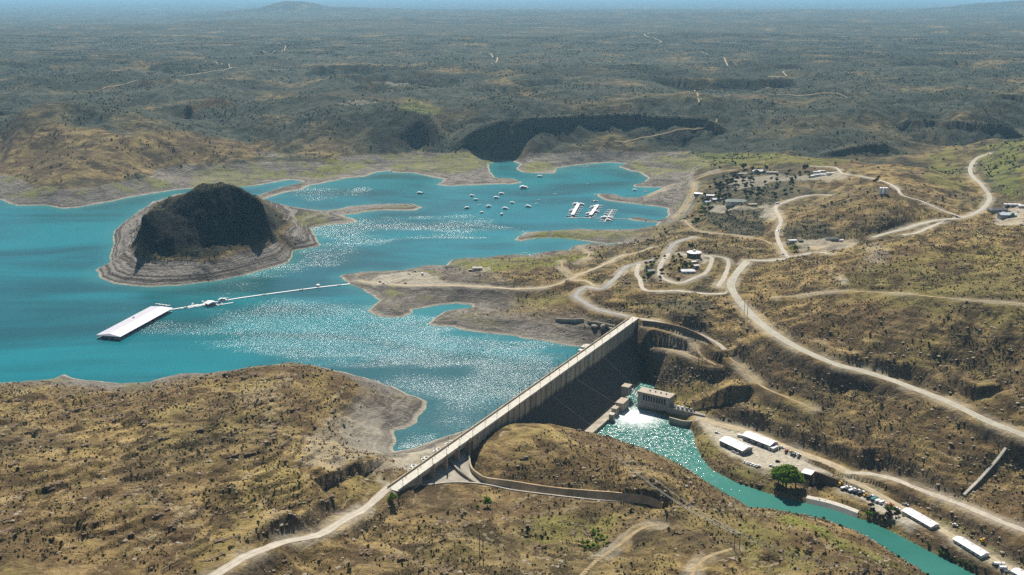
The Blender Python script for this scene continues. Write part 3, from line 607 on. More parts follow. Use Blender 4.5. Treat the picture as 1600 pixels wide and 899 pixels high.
    steep = g.ramp(nrm, 0.62, 0.86, 0.9, 0.0)
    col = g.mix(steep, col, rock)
    bas = g.mix(g.ramp(nf, 0.38, 0.7), (0.006, 0.0056, 0.005), (0.026, 0.023, 0.019))
    basg = g.mix(g.ramp(nff, 0.4, 0.65), (0.035, 0.036, 0.018), (0.110, 0.095, 0.050))
    bas = g.mix(g.math('MULTIPLY', g.attr('topgreen'), g.ramp(nf, 0.30, 0.55)), bas, basg)
    col = g.mix(g.attr('basalt'), col, bas)
    drt = g.mix(g.ramp(nf, 0.35, 0.7), (0.340, 0.300, 0.225), (0.520, 0.465, 0.370))
    col = g.mix(g.math('MULTIPLY', g.attr('dirt'), g.ramp(nm, 0.15, 0.42, 0.55, 1.0)), col, drt)
    g.put(b.inputs['Base Color'], col); b.inputs['Roughness'].default_value = 0.95; b.inputs['Specular IOR Level'].default_value = 0.08
    hsum = g.math('ADD', g.math('MULTIPLY', nf, 1.0), g.math('MULTIPLY', nff, 0.35))
    soft = g.math('SUBTRACT', 1.0, g.math('MULTIPLY', g.attr('dirt'), 0.8))
    b1 = g.n('ShaderNodeBump'); g.put(b1.inputs['Height'], hsum); g.put(b1.inputs['Strength'], soft); b1.inputs['Distance'].default_value = 2.6
    b2 = g.n('ShaderNodeBump'); g.put(b2.inputs['Height'], nm); b2.inputs['Strength'].default_value = 0.7; b2.inputs['Distance'].default_value = 9.0
    nt.links.new(b1.outputs['Normal'], b2.inputs['Normal'])
    g.put(b.inputs['Normal'], b2.outputs['Normal'])
    return m
def kind(o, k='structure', label=None):
    o['kind'] = k
    if label: o['label'] = label
    return o
def mesh_ob(name, verts, faces, material, parent=None, smooth=False):
    me = bpy.data.meshes.new(name); me.from_pydata([tuple(v) for v in verts], [], faces); me.update()
    if smooth: me.polygons.foreach_set('use_smooth', np.ones(len(me.polygons), bool))
    if material is not None:
        for m_ in (material if isinstance(material, (list, tuple)) else (material,)): me.materials.append(m_)
    o = bpy.data.objects.new(name, me); COL.objects.link(o)
    if parent: o.parent = parent
    return o
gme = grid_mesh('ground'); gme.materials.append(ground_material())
ground = bpy.data.objects.new('ground', gme); COL.objects.link(ground)
kind(ground, 'structure', 'brown desert hills, mesas and shore terraces around the reservoir')

# ------------------------------------------------------------------ water
def water_material(name, deep, shallow, glint, foam=None):
    m, nt, b = mat(name); g = G(nt); p = g.pos()
    nl = g.noise(g.scale(p, (0.55, 1.6, 1.0)), 0.0032, 4, 0.6, 0.8)
    col = g.mix(g.ramp(nl, 0.35, 0.65), deep, shallow)
    b.inputs['Roughness'].default_value = 0.24; b.inputs['IOR'].default_value = 1.33
    w1 = g.noise(g.scale(p, (0.9, 1.1, 1.0)), 0.35, 2, 0.6); w2 = g.noise(p, 0.9, 1, 0.5)
    if foam is None:      # longer waves on the open bay than in the lee of the near shore
        w1 = g.mix(g.ramp(g.sep(p)[1], 1250.0, 1750.0), w1, g.math('MULTIPLY', g.noise(g.scale(p, (1.0, 0.8, 1.0)), 0.2, 2, 0.6), 1.6))
    b.inputs['Specular IOR Level'].default_value = 0.34
    gust = g.math('ADD', 0.10, g.attr('gust')) if foam is None else g.ramp(g.sep(p)[0], 150.0, 330.0, 1.0, 0.12)
    h = g.math('MULTIPLY', g.math('ADD', w1, g.math('MULTIPLY', w2, 0.55)), gust)
    if foam is None: col = g.mix(g.math('MULTIPLY', g.attr('shoal'), 0.45), col, (0.030, 0.200, 0.195))
    if foam is not None:
        fx, fy = foam
        d = g.n('ShaderNodeVectorMath', operation='DISTANCE'); g.put(d.inputs[0], p); d.inputs[1].default_value = (fx, fy, RIV)
        fm = g.math('MULTIPLY', g.ramp(g.math('ADD', d.outputs['Value'], g.math('MULTIPLY', g.noise(p, 0.12, 4, 0.7), 44.0)), 26.0, 62.0, 1.0, 0.0), 0.95)
        fs = g.math('MULTIPLY', g.ramp(g.noise(p, 0.3, 4, 0.75, 1.0), 0.52, 0.62), g.ramp(d.outputs['Value'], 40.0, 200.0, 0.7, 0.0))
        fm = g.math('MAXIMUM', fm, fs)
        col = g.mix(fm, col, (0.82, 0.86, 0.84)); rg = g.math('ADD', 0.06, g.math('MULTIPLY', fm, 0.6)); g.put(b.inputs['Roughness'], rg)
    g.put(b.inputs['Base Color'], col)
    g.put(b.inputs['Normal'], g.bump(h, 1.0, glint))
    return m
def lake_mesh():
    xs0 = np.arange(-3000, 1300, 14.0); ys0 = np.arange(560, 4300, 14.0); gx, gy = np.meshgrid(xs0, ys0)
    t_, n_ = dam_tn(gx, gy); ok = (n_ < -1) & ((t_ > -20) | (gx < -150))
    g_ = np.zeros(gx.shape)
    # wind ruffled patches
    for px, py, rx, ry, k in ((600, 362, 130, 26, 1.), (720, 362, 100, 14, .9), (700, 345, 90, 14, .8), (500, 300, 45, 14, .6), (560, 298, 25, 8, .8), (430, 425, 60, 12, .8), (520, 395, 60, 20, .8), (420, 490, 170, 45, .9), (560, 530, 190, 42, 1.), (700, 545, 120, 30, .95), (800, 570, 120, 40, .85), (720, 590, 150, 35, .6), (300, 470, 130, 40, .45), (660, 692, 40, 12, .8), (760, 640, 100, 40, .45), (950, 262, 60, 9, .8), (830, 400, 40, 14, .5), (700, 300, 60, 20, .25), (250, 560, 160, 40, .25), (100, 450, 160, 90, .12)):
        cx, cy = W(px, py, 0); ax = abs(W(px + rx, py, 0)[0] - cx); ay = abs(W(px, py - ry, 0)[1] - cy)
        q = ((gx - cx) / ax) ** 2 + ((gy - cy) / ay) ** 2 + .9 * fbm(gx * .6 + gy * .2, gy, 160, 4, 210)
        g_ = np.maximum(g_, k * (1 - sstep(q, .35, 1.25)))
    g_ = np.clip(g_ ** 1.6 * (.62 + .75 * fbm(gx * .45 + gy * .1, gy, 90, 4, 220)) + .04, 0, 1)
    sd = np.minimum(seg_dist(gx, gy, lake_w), seg_dist(gx, gy, isl_w)); wet = inside(gx, gy, lake_w) & ~inside(gx, gy, isl_w)
    shoal = np.where(wet, 1 - sstep(sd + 9 * fbm(gx, gy, 80, 3, 230), 0, 34), 1) * sstep(gy, 1250, 1500)
    idx = np.arange(gx.size).reshape(gx.shape); f = ok[:-1, :-1] & ok[1:, :-1] & ok[:-1, 1:] & ok[1:, 1:]
    r, c_ = np.where(f); quads = np.stack([idx[r, c_], idx[r, c_ + 1], idx[r + 1, c_ + 1], idx[r + 1, c_]], 1)
    # a strip carries the water up to the upstream face of the dam
    me = bpy.data.meshes.new('lake_water'); co = np.stack([gx.ravel(), gy.ravel(), 0 * gx.ravel()], 1)
    me.from_pydata(co.tolist(), [], quads.tolist()); at = me.attributes.new('gust', 'FLOAT', 'POINT'); at.data.foreach_set('value', g_.ravel().astype(np.float32)); at = me.attributes.new('shoal', 'FLOAT', 'POINT'); at.data.foreach_set('value', shoal.ravel().astype(np.float32))
    bm = bmesh.new(); bm.from_mesh(me); bmesh.ops.delete(bm, geom=[v for v in bm.verts if not v.link_faces], context='VERTS'); bm.to_mesh(me); bm.free(); me.update()
    return me
lake = bpy.data.objects.new('lake_water', lake_mesh()); COL.objects.link(lake)
lake.data.materials.append(water_material('lake_water', (0.000, 0.076, 0.088), (0.000, 0.172, 0.200), 1.3))
kind(lake, 'structure', 'turquoise reservoir water with sun glitter')
FOAM = W(995, 652, RIV)
rv_pts = [(*dam_xy(120, 20), RIV), (*dam_xy(-300, 60), RIV), (250, 300, RIV), (900, 300, RIV), (900, 1000, RIV), (*dam_xy(DL - 60, 160), RIV), (*dam_xy(DL - 60, 20), RIV)]
river = mesh_ob('river_water', rv_pts, [tuple(range(len(rv_pts)))], water_material('river_water', (0.030, 0.145, 0.115), (0.060, 0.215, 0.170), 0.55, FOAM))
kind(river, 'structure', 'green river water below the dam, foaming at the outlet')

# ------------------------------------------------------------------ road ribbons laid on the graded ground
def road_material(name, a, b_, worn, centre=False):
    m, nt, b = mat(name); g = G(nt); p = g.pos()
    n = g.noise(p, 0.12, 6, 0.65); n2 = g.noise(p, 0.9, 3, 0.6)
    c = g.mix(g.ramp(n, 0.35, 0.68), a, b_); c = g.mix(g.ramp(n2, 0.5, 0.75, 0, 0.6), c, worn)
    uvs = g.n('ShaderNodeAttribute', attribute_name='across').outputs['Fac']
    if centre:
        tr = g.math('ABSOLUTE', g.math('SUBTRACT', uvs, 0.5))
        edge = g.ramp(g.math('ADD', tr, g.math('MULTIPLY', n2, 0.12)), 0.36, 0.47)
        c = g.mix(edge, c, (0.42, 0.37, 0.27))
        c = g.mix(g.math('MULTIPLY', g.ramp(tr, 0.008, 0.016, 1, 0), 0.8), c, (0.60, 0.47, 0.16))
    else:
        rut = g.ramp(g.math('ABSOLUTE', g.math('SUBTRACT', g.math('ABSOLUTE', g.math('SUBTRACT', uvs, 0.5)), 0.2)), 0.03, 0.12, 0.45, 0.0)
        c = g.mix(rut, c, tuple(min(1, x * 1.25) for x in b_))
    g.put(b.inputs['Base Color'], c); b.inputs['Roughness'].default_value = 0.9; b.inputs['Specular IOR Level'].default_value = 0.15
    g.put(b.inputs['Normal'], g.bump(n2, 0.5, 0.3))
    return m
ROADM = {'main': road_material('worn_highway', (0.33, 0.31, 0.26), (0.44, 0.41, 0.34), (0.26, 0.24, 0.20), True),
         'pale': road_material('pale_road', (0.33, 0.29, 0.23), (0.46, 0.41, 0.33), (0.27, 0.24, 0.18)),
         'asphalt': road_material('grey_asphalt', (0.24, 0.23, 0.21), (0.34, 0.32, 0.29), (0.2, 0.19, 0.17)),
         'dirt': road_material('dirt_road', (0.30, 0.24, 0.15), (0.44, 0.36, 0.24), (0.25, 0.20, 0.12)),
         'trk': road_material('dirt_track', (0.24, 0.175, 0.09), (0.36, 0.275, 0.15), (0.2, 0.15, 0.08))}
TRK = 0
ROAD_LAB = {'main': 'pale two lane highway winding over the brown hills', 'pale': 'pale gravelled road over the hills', 'asphalt': 'grey asphalt road curving down to the dam crest', 'dirt': 'bare dirt track'}
for i, (nm, kd, wd, P, fr) in enumerate(road_paths):
    n = len(P)
    if n < 2: continue
    T = np.gradient(P[:, :2], axis=0); T /= np.linalg.norm(T, axis=1)[:, None] + 1e-9
    N2 = np.stack([-T[:, 1], T[:, 0]], 1)
    K = 5; vs = []; fs = []; ac = []
    jit = 0.5 * wd * (1 + (0.10 if kd == 'main' else 0.22) * fbm(P[:, 0], P[:, 1], 22, 4, 200 + i))
    for k in range(K):
        s_ = k / (K - 1) * 2 - 1
        x = P[:, 0] + N2[:, 0] * s_ * jit; y = P[:, 1] + N2[:, 1] * s_ * jit
        if fr:
            zz = np.maximum.reduce([hgt(x, y), hgt(x, y + 9), hgt(x, y - 9)]) + 0.6
        else: zz = np.maximum(hgt(x, y), P[:, 2] - 0.4) + 0.16 + 0.014 * (i % 9) - (0.10 if k in (0, K - 1) else 0)
        vs.append(np.stack([x, y, zz], 1)); ac += [k / (K - 1)] * n
    V = np.concatenate(vs)
    for k in range(K - 1):
        for j in range(n - 1): fs.append((k * n + j, k * n + j + 1, (k + 1) * n + j + 1, (k + 1) * n + j))
    o = mesh_ob(nm, V, fs, ROADM['trk' if nm == 'track' and P[0, 1] < 4000 else kd], None, True)
    at = o.data.attributes.new('across', 'FLOAT', 'POINT'); at.data.foreach_set('value', np.array(ac, np.float32))
    if o.data.polygons[0].normal.z < 0: o.data.flip_normals()
    kind(o, 'structure', ROAD_LAB[kd])
print('ground, water, roads', round(time.time() - T0, 1))

ORD = ['first', 'second', 'third', 'fourth', 'fifth', 'sixth', 'seventh', 'eighth', 'ninth', 'tenth', 'eleventh', 'twelfth', 'thirteenth', 'fourteenth', 'fifteenth', 'sixteenth', 'seventeenth', 'eighteenth', 'nineteenth', 'twentieth', 'twenty-first', 'twenty-second', 'twenty-third', 'twenty-fourth']
# ------------------------------------------------------------------ helpers: things and their parts
class MB:
    """collects boxes, prisms and tubes and links them as one mesh object"""
    def __init__(s): s.v = []; s.f = []; s.m = []
    def add(s, vs, fs, mi=0):
        o = len(s.v); s.v += [tuple(v) for v in vs]; s.f += [tuple(i + o for i in f) for f in fs]; s.m += [mi] * len(fs); return s
    def box(s, c, d, rz=0.0, mi=0, taper=1.0):
        x, y, z = (k / 2 for k in d); ca, sa = math.cos(rz), math.sin(rz); vs = []
        for k, q in ((-1, 1.0), (1, taper)):
            for i, j in ((-1, -1), (1, -1), (1, 1), (-1, 1)):
                a, b = i * x * q, j * y * q; vs.append((c[0] + a * ca - b * sa, c[1] + a * sa + b * ca, c[2] + k * z))
        return s.add(vs, [(0, 3, 2, 1), (4, 5, 6, 7), (0, 1, 5, 4), (1, 2, 6, 5), (2, 3, 7, 6), (3, 0, 4, 7)], mi)
    def cyl(s, c, r, h, n=16, r2=None, mi=0):
        r2 = r if r2 is None else r2; vs = []
        for k, q in ((0, r), (h, r2)):
            for i in range(n): a = 2 * math.pi * i / n; vs.append((c[0] + q * math.cos(a), c[1] + q * math.sin(a), c[2] + k))
        fs = [(i, (i + 1) % n, n + (i + 1) % n, n + i) for i in range(n)] + [tuple(range(n))[::-1], tuple(range(n, 2 * n))]
        return s.add(vs, fs, mi)
    def bar(s, a, b, r, n=6, mi=0):
        a, b = Vector(a), Vector(b); d = (b - a)
        if d.length < 1e-6: return s
        q = d.to_track_quat('Z', 'Y'); vs = []
        for e in (a, b):
            for i in range(n):
                t = 2 * math.pi * i / n; vs.append(tuple(e + q @ Vector((r * math.cos(t), r * math.sin(t), 0))))
        return s.add(vs, [(i, (i + 1) % n, n + (i + 1) % n, n + i) for i in range(n)] + [tuple(range(n))[::-1], tuple(range(n, 2 * n))], mi)
    def prism(s, prof, y0, y1, mi=0):
        """profile in x-z extruded along y"""
        n = len(prof); vs = [(x, y0, z) for x, z in prof] + [(x, y1, z) for x, z in prof]
        return s.add(vs, [(i, n + i, n + (i + 1) % n, (i + 1) % n) for i in range(n)] + [tuple(range(n)), tuple(range(n, 2 * n))[::-1]], mi)
    def build(s, name, material, parent=None, smooth=False):
        o = mesh_ob(name, s.v, s.f, material, parent, smooth)
        if len(set(s.m)) > 1: o.data.polygons.foreach_set('material_index', s.m)
        bm = bmesh.new(); bm.from_mesh(o.data); bmesh.ops.recalc_face_normals(bm, faces=bm.faces); bm.to_mesh(o.data); bm.free()
        return o
def thing(name, label, cat, loc=(0, 0, 0), rz=0.0, group=None):
    o = bpy.data.objects.new(name, None); COL.objects.link(o); o.empty_display_size = 1
    o.location = loc; o.rotation_euler = (0, 0, rz); o['label'] = label; o['category'] = cat
    if group: o['group'] = group
    return o
def tag(o, label, cat, group=None):
    o['label'] = label; o['category'] = cat
    if group: o['group'] = group
    return o
KIDS = {}
def kids(o):
    return [c for c in COL.objects if c.parent == o]
def dup(proto, label, loc, rz=0.0, group=None, scale=1.0, swap=None):
    """copy a thing with its parts and sub-parts; meshes are shared"""
    if proto.name not in KIDS: KIDS[proto.name] = [(c, kids(c)) for c in kids(proto)]
    r = proto.copy(); COL.objects.link(r); r.location = loc; r.rotation_euler = (0, 0, rz); r['label'] = label
    r.scale = (scale, scale, scale) if not isinstance(scale, tuple) else scale
    if group: r['group'] = group
    for c, sub in KIDS[proto.name]:
        k = c.copy(); COL.objects.link(k); k.parent = r
        if swap and c.name.split('.')[0] in swap:
            k.material_slots[0].link = 'OBJECT'; k.material_slots[0].material = swap[c.name.split('.')[0]]
        for d in sub: e = d.copy(); COL.objects.link(e); e.parent = k
    return r
def drop(proto):
    for c in kids(proto):
        for d in kids(c): bpy.data.objects.remove(d)
        bpy.data.objects.remove(c)
    bpy.data.objects.remove(proto)

M = {
 'concrete': simple('pale_concrete', (0.50, 0.46, 0.38), 0.85, 0.25, 0.15, streak=True), 'road_c': simple('crest_concrete', (0.55, 0.51, 0.43), 0.85, 0.15, 0.2),
 'wall_c': simple('weathered_concrete', (0.40, 0.35, 0.27), 0.9, 0.3, 0.12, streak=True), 'tan_c': simple('tan_concrete', (0.46, 0.37, 0.25), 0.9, 0.3, 0.12, streak=True),
 'brown_c': simple('rust_stained_concrete', (0.52, 0.36, 0.20), 0.9, 0.35, 0.1, streak=True),
 'white': simple('white_painted_metal', (0.80, 0.80, 0.78), 0.45, 0.08, 0.4), 'offwhite': simple('cream_siding', (0.62, 0.60, 0.53), 0.6, 0.12, 0.4), 'grey': simple('grey_metal', (0.30, 0.31, 0.31), 0.5, 0.2, 0.5),
 'dark': simple('dark_metal', (0.03, 0.03, 0.032), 0.6, 0.3, 0.5), 'wood': simple('weathered_wood', (0.16, 0.11, 0.07), 0.9, 0.35, 1.5, streak=True), 'glass': simple('dark_window_glass', (0.012, 0.014, 0.017), 0.35, 0.2, 0.5, spec=0.15),
 'roof_g': simple('grey_green_roof', (0.12, 0.17, 0.15), 0.6, 0.2, 0.5), 'roof_w': simple('white_sheet_roof', (0.72, 0.71, 0.71), 0.45, 0.22, 0.12), 'roof_l': simple('lilac_grey_sheet_roof', (0.56, 0.54, 0.58), 0.45, 0.08, 0.15), 'roof_t': simple('tan_flat_roof', (0.44, 0.37, 0.29), 0.85, 0.2, 0.3), 'roof_b': simple('pale_blue_roof', (0.45, 0.52, 0.60), 0.5, 0.12, 0.4),
 'roof_d': simple('dark_shingle_roof', (0.10, 0.105, 0.11), 0.8, 0.25, 0.8), 'stone': simple('brown_stone_wall', (0.21, 0.16, 0.11), 0.9, 0.4, 0.9), 'stucco': simple('grey_stucco', (0.31, 0.295, 0.27), 0.85, 0.2, 0.4),
 'yellow': simple('yellow_paint', (0.70, 0.40, 0.03), 0.4, 0.15, 1.0), 'orange': simple('orange_paint', (0.55, 0.17, 0.03), 0.4, 0.15, 1.0), 'tyre': simple('black_rubber', (0.02, 0.02, 0.02), 0.8, 0.2, 2.0), 'float': simple('white_hull', (0.74, 0.75, 0.76), 0.35, 0.08, 0.6),
 'hull_d': simple('dark_blue_hull', (0.03, 0.045, 0.075), 0.3, 0.2, 0.6), 'deck': simple('grey_deck_boards', (0.45, 0.43, 0.40), 0.8, 0.2, 1.0), 'bark': simple('bark', (0.09, 0.065, 0.045), 0.95, 0.3, 2.0, streak=True), 'wire': simple('aluminium_wire', (0.55, 0.55, 0.52), 0.4, 0.1, 0.5),
 'boulder': simple('pale_boulder', (0.36, 0.30, 0.22), 0.95, 0.35, 0.8), 'p_white': simple('white_car_paint', (0.80, 0.80, 0.79), 0.3, 0.05, 1.0, spec=0.5), 'p_silver': simple('silver_car_paint', (0.48, 0.49, 0.50), 0.3, 0.08, 1.0, spec=0.5), 'p_black': simple('black_car_paint', (0.015, 0.015, 0.018), 0.25, 0.2, 1.0, spec=0.5),
 'p_red': simple('red_car_paint', (0.35, 0.03, 0.02), 0.3, 0.1, 1.0, spec=0.5), 'p_blue': simple('blue_car_paint', (0.04, 0.10, 0.25), 0.3, 0.1, 1.0, spec=0.5), 'p_teal': simple('teal_paint', (0.03, 0.22, 0.22), 0.4, 0.1, 1.0)}

# ------------------------------------------------------------------ the dam
def dam_face_material():
    m, nt, b = mat('dam_face_concrete'); g = G(nt); p = g.pos(); z = g.sep(p)[2]
    n = g.noise(g.scale(p, (1, 1, 0.12)), 0.12, 6, 0.65); n2 = g.noise(p, 0.8, 5, 0.6); n3 = g.noise(g.scale(p, (0.02, 0.02, 1)), 0.5, 3, 0.5)
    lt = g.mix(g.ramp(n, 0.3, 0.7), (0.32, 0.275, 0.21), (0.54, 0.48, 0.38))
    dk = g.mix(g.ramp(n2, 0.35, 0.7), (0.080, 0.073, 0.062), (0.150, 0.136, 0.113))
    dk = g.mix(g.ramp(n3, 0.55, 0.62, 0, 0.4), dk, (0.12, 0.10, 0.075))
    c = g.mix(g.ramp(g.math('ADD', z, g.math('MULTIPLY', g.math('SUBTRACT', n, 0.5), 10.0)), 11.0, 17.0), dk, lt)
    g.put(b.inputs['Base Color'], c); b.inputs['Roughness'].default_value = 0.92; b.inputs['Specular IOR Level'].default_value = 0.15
    g.put(b.inputs['Normal'], g.bump(n2, 0.6, 0.5)); return m
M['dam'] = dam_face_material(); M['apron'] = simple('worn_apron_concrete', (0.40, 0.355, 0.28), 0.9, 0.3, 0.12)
RZ = math.atan2(AX[1], AX[0])          # local x runs along the crest, local y points upstream, z up
dam = thing('dam', 'long concrete gravity dam with a pale crest and dark stained downstream face', 'dam', (A2[0], A2[1], 0), RZ)
TD0 = t_s1 - 4.0; TD1 = DL + 6.0
def dam_body():
    mb = MB(); zs = [-46, 11, 12, 28.6]; prof = [(7, -46), (7, 28.6), (-5, 28.6), (-5, 12.6), (-5.5, 11.5), (-5.5 - 57.5 * 0.70, -46)]
    nseg = 40; n = len(prof); vs = []; fs = []
    for k in range(nseg + 1):
        t = TD0 + (TD1 - TD0) * k / nseg
        vs += [(t, y, z) for y, z in prof]
    for k in range(nseg):
        for i in range(n): fs.append((k * n + i, k * n + (i + 1) % n, (k + 1) * n + (i + 1) % n, (k + 1) * n + i))
    fs += [tuple(range(n)), tuple(range(nseg * n, nseg * n + n))[::-1]]
    return mb.add(vs, fs)
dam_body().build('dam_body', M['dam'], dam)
road = MB().box(((DL + 2) / 2 + 0, 0.4, 29.3), (DL + 4, 10.6, 1.4)); road.build('crest_road', M['road_c'], dam)
for nm, yy, hh in (('parapet', 6.2, 1.5), ('parapet', -5.0, 1.2)):
    mb = MB().box((DL / 2 - (4 if yy > 0 else 0), yy, 29.99 + hh / 2), (DL - (8 if yy > 0 else 0), 0.7, hh)); mb.box((DL / 2 - 4, yy, 30.0 + hh + 0.1), (DL - 8, 1.0, 0.22)); mb.build(nm, M['tan_c'] if yy > 0 else M['road_c'], dam)
pm = None; t = TD0 + 8; k = 0
while t < DL - 4:
    mb = MB().prism([(-0.8, 10.6), (0.8, 10.6), (0.8, 28.4), (-0.8, 28.4)], -6.2, -4.8).box((0, -5.5, 27.6), (2.6, 1.5, 1.5))
    if pm is None: o = mb.build('pilaster', M['dam'], dam); pm = o.data
    else: o = bpy.data.objects.new('pilaster', pm); COL.objects.link(o); o.parent = dam
    o.location = (t, 0, 0); t += 12.2
# gate house on the upstream side, by the waterline
tg = dam_tn(*W(921, 541, 32))[0]
gt = MB().box((tg, 9.8, 14), (11, 6.0, 34)); gt.box((tg - 14, 9.0, 14), (5, 4.4, 33)); gt.build('intake_tower', M['wall_c'], dam)
MB().box((tg, 9.6, 31.25), (12.4, 7.4, 0.5)).box((tg - 14, 9.0, 30.8), (6, 5.2, 0.5)).build('tower_roof', M['road_c'], dam)
MB().box((tg + 10, 10.5, 28.5), (8, 7, 1.0)).build('balcony', M['road_c'], dam)
# gutter stair and drain lines down the stained face
for ta, tb in ((DL - 110, DL - 76), (DL - 190, DL - 130), (DL - 250, DL - 205)):
    MB().bar((ta, -6.0, 11), (tb, -5.5 - 54 * 0.70, -42), 0.35, 5).build('drain_line', M['wall_c'], dam)
MB().bar((DL - 8, -9.0, 6), (DL - 120, -5.8 - 46 * .7, -34), 0.3, 5).build('drain_line', M['wall_c'], dam)
# toe walkway with counterforts above the tailrace
tw0, tw1 = dam_tn(*W(932, 680, -27))[0] - 25, dam_tn(*W(990, 622, -27))[0]
MB().box(((tw0 + tw1) / 2, -5.5 - 56 * .7 + 1.6, -33.4), (tw1 - tw0, 10, 10)).build('toe_walkway', M['wall_c'], dam)
for k in range(9):
    MB().box((tw0 + 6 + k * (tw1 - tw0 - 10) / 8, -5.5 - 56 * .7 - 3.8, -32.5), (1.6, 1.2, 9)).build('buttress', M['wall_c'], dam)

# lamp posts along the crest
lamp = thing('street_lamp', 'x', 'street lamp', (0, 0, 0), RZ)
MB().cyl((0, 0, 0), 0.30, 0.9, 8).cyl((0, 0, 0.9), 0.20, 6.6, 8, 0.14).build('post', M['dark'], lamp)
MB().cyl((0, 0, 7.4), 0.32, 0.75, 8, 0.5).cyl((0, 0, 8.15), 0.5, 0.3, 8, 0.06).build('lamp_head', M['dark'], lamp)
nl_ = 0
for k in range(23):
    t = 6 + k * 23.3
    for sd, yy in (('upstream', 6.9), ('downstream', -5.6)):
        if t > DL - 4: continue
        x, y = dam_xy(t, -yy)
        dup(lamp, 'lamp post on the %s parapet of the dam, %s from the spillway end' % (sd, ORD[k]), (x, y, 29.6), RZ, 'lamp posts along the dam crest')
drop(lamp)

# ------------------------------------------------------------------ the spillway under the south-west end of the crest
sp = thing('spillway', 'concrete spillway with piers, sloping apron and curving chute walls', 'spillway', (A2[0], A2[1], 0), RZ)
def sploc(x, y): t_, n_ = dam_tn(np.asarray(x), np.asarray(y)); return t_, -n_
# deck girder and back wall (the weir)
MB().box(((t_s0 + t_s1) / 2 - 8, 0.2, 27.4), (t_s1 - t_s0 + 30, 9.6, 2.4)).build('deck_girder', M['wall_c'], sp)
MB().box(((t_s0 + t_s1) / 2, 3.4, 17), (t_s1 - t_s0 + 10, 5.0, 21)).build('weir_wall', M['wall_c'], sp)
MB().box((t_s0 - 16, 0.3, 22), (30, 11.2, 13.4)).build('abutment_wall', M['tan_c'], sp)
pm = None
for k, (bx, by) in enumerate(((660, 730), (679.4, 715), (699, 702), (717, 690))):
    t = dam_tn(*W(bx, by + 2, 26))[0]
    mb = MB().prism([(-0.9, 8), (0.9, 8), (0.9, 26.4), (-0.9, 26.4)], -6.8, 2.0).cyl((0, -6.8, 4), 0.9, 22.2, 10).box((0, -6.4, 27.6), (1.5, 2.8, 4.6)).cyl((0, -7.2, 29.5), 0.75, 4.2, 8, 0.6)
    if pm is None: o = mb.build('pier', M['tan_c'], sp); pm = o.data
    else: o = bpy.data.objects.new('pier', pm); COL.objects.link(o); o.parent = sp
    o.location = (t, 0, 0)
# floor: a sheet from the weir to the end of the chute, following the two walls
nf_ = 60
fp = np.array([sp_far[int(i)] for i in np.linspace(0, len(sp_far) - 1, nf_)]); npn = np.array([sp_near[int(i)] for i in np.linspace(0, len(sp_near) - 1, nf_)])
fv = []; ff = []
for i in range(nf_):
    for j in range(9):
        x = npn[i, 0] + (fp[i, 0] - npn[i, 0]) * j / 8; y = npn[i, 1] + (fp[i, 1] - npn[i, 1]) * j / 8
        zf_ = (fp[i, 2] - 1.8 - 3.8 * min(1, i / 20)) * j / 8 + (npn[i, 2] - 0.8 - 4.5 * min(1, i / 26)) * (1 - j / 8)
        a, b = sploc(x, y); fv.append((float(a), float(b), float(zf_)))
for i in range(nf_ - 1):
    for j in range(8): ff.append((i * 9 + j, i * 9 + j + 1, (i + 1) * 9 + j + 1, (i + 1) * 9 + j))
MB().add(fv, ff).build('apron_floor', M['apron'], sp, True)
def wall_run(name, pts, th, depth, material, parent, top_mat=None, loc=sploc, lean=0.0):
    """a wall with level-ish top along (x, y, ztop) points"""
    P = np.array(pts); T = np.gradient(P[:, :2], axis=0); T /= np.linalg.norm(T, axis=1)[:, None] + 1e-9; N = np.stack([-T[:, 1], T[:, 0]], 1)
    vs = []; fs = []
    for i in range(len(P)):
        dz = depth[i] if hasattr(depth, '__len__') else depth
        for s_, z in ((-1, P[i, 2] - dz), (-1, P[i, 2]), (1, P[i, 2]), (1, P[i, 2] - dz)):
            off = s_ * th / 2 - (lean * dz if z < P[i, 2] and s_ < 0 else 0)
            x, y = P[i, 0] + N[i, 0] * off, P[i, 1] + N[i, 1] * off
            a, b = loc(x, y); vs.append((float(a), float(b), float(z)))
    for i in range(len(P) - 1):
        for k in range(4): fs.append((i * 4 + k, i * 4 + (k + 1) % 4, (i + 1) * 4 + (k + 1) % 4, (i + 1) * 4 + k))
    fs += [(0, 1, 2, 3), tuple(len(P) * 4 - 4 + k for k in (3, 2, 1, 0))]
    return MB().add(vs, fs).build(name, material, parent)
nfar = len(sp_far); k1 = int(nfar * 0.36)
wall_run('side_wall', sp_far[:k1 + 1], 1.4, 18, M['tan_c'], sp); wall_run('chute_wall', sp_far[k1:], 1.4, 5.5, M['brown_c'], sp, lean=0.9)
wall_run('side_wall', sp_near[:int(len(sp_near) * .3) + 1], 1.2, 10, M['concrete'], sp); wall_run('chute_wall', sp_near[int(len(sp_near) * .3):], 1.2, 10, M['concrete'], sp)
gw = catmull([(*W(x, y, z), z) for x, y, z in ((702, 719, 22), (712, 729, 20), (722, 738, 17.5), (733, 746, 15), (742, 752, 13.5))], 3.0)
wall_run('guide_wall', gw, 1.6, 14, M['wall_c'], sp)

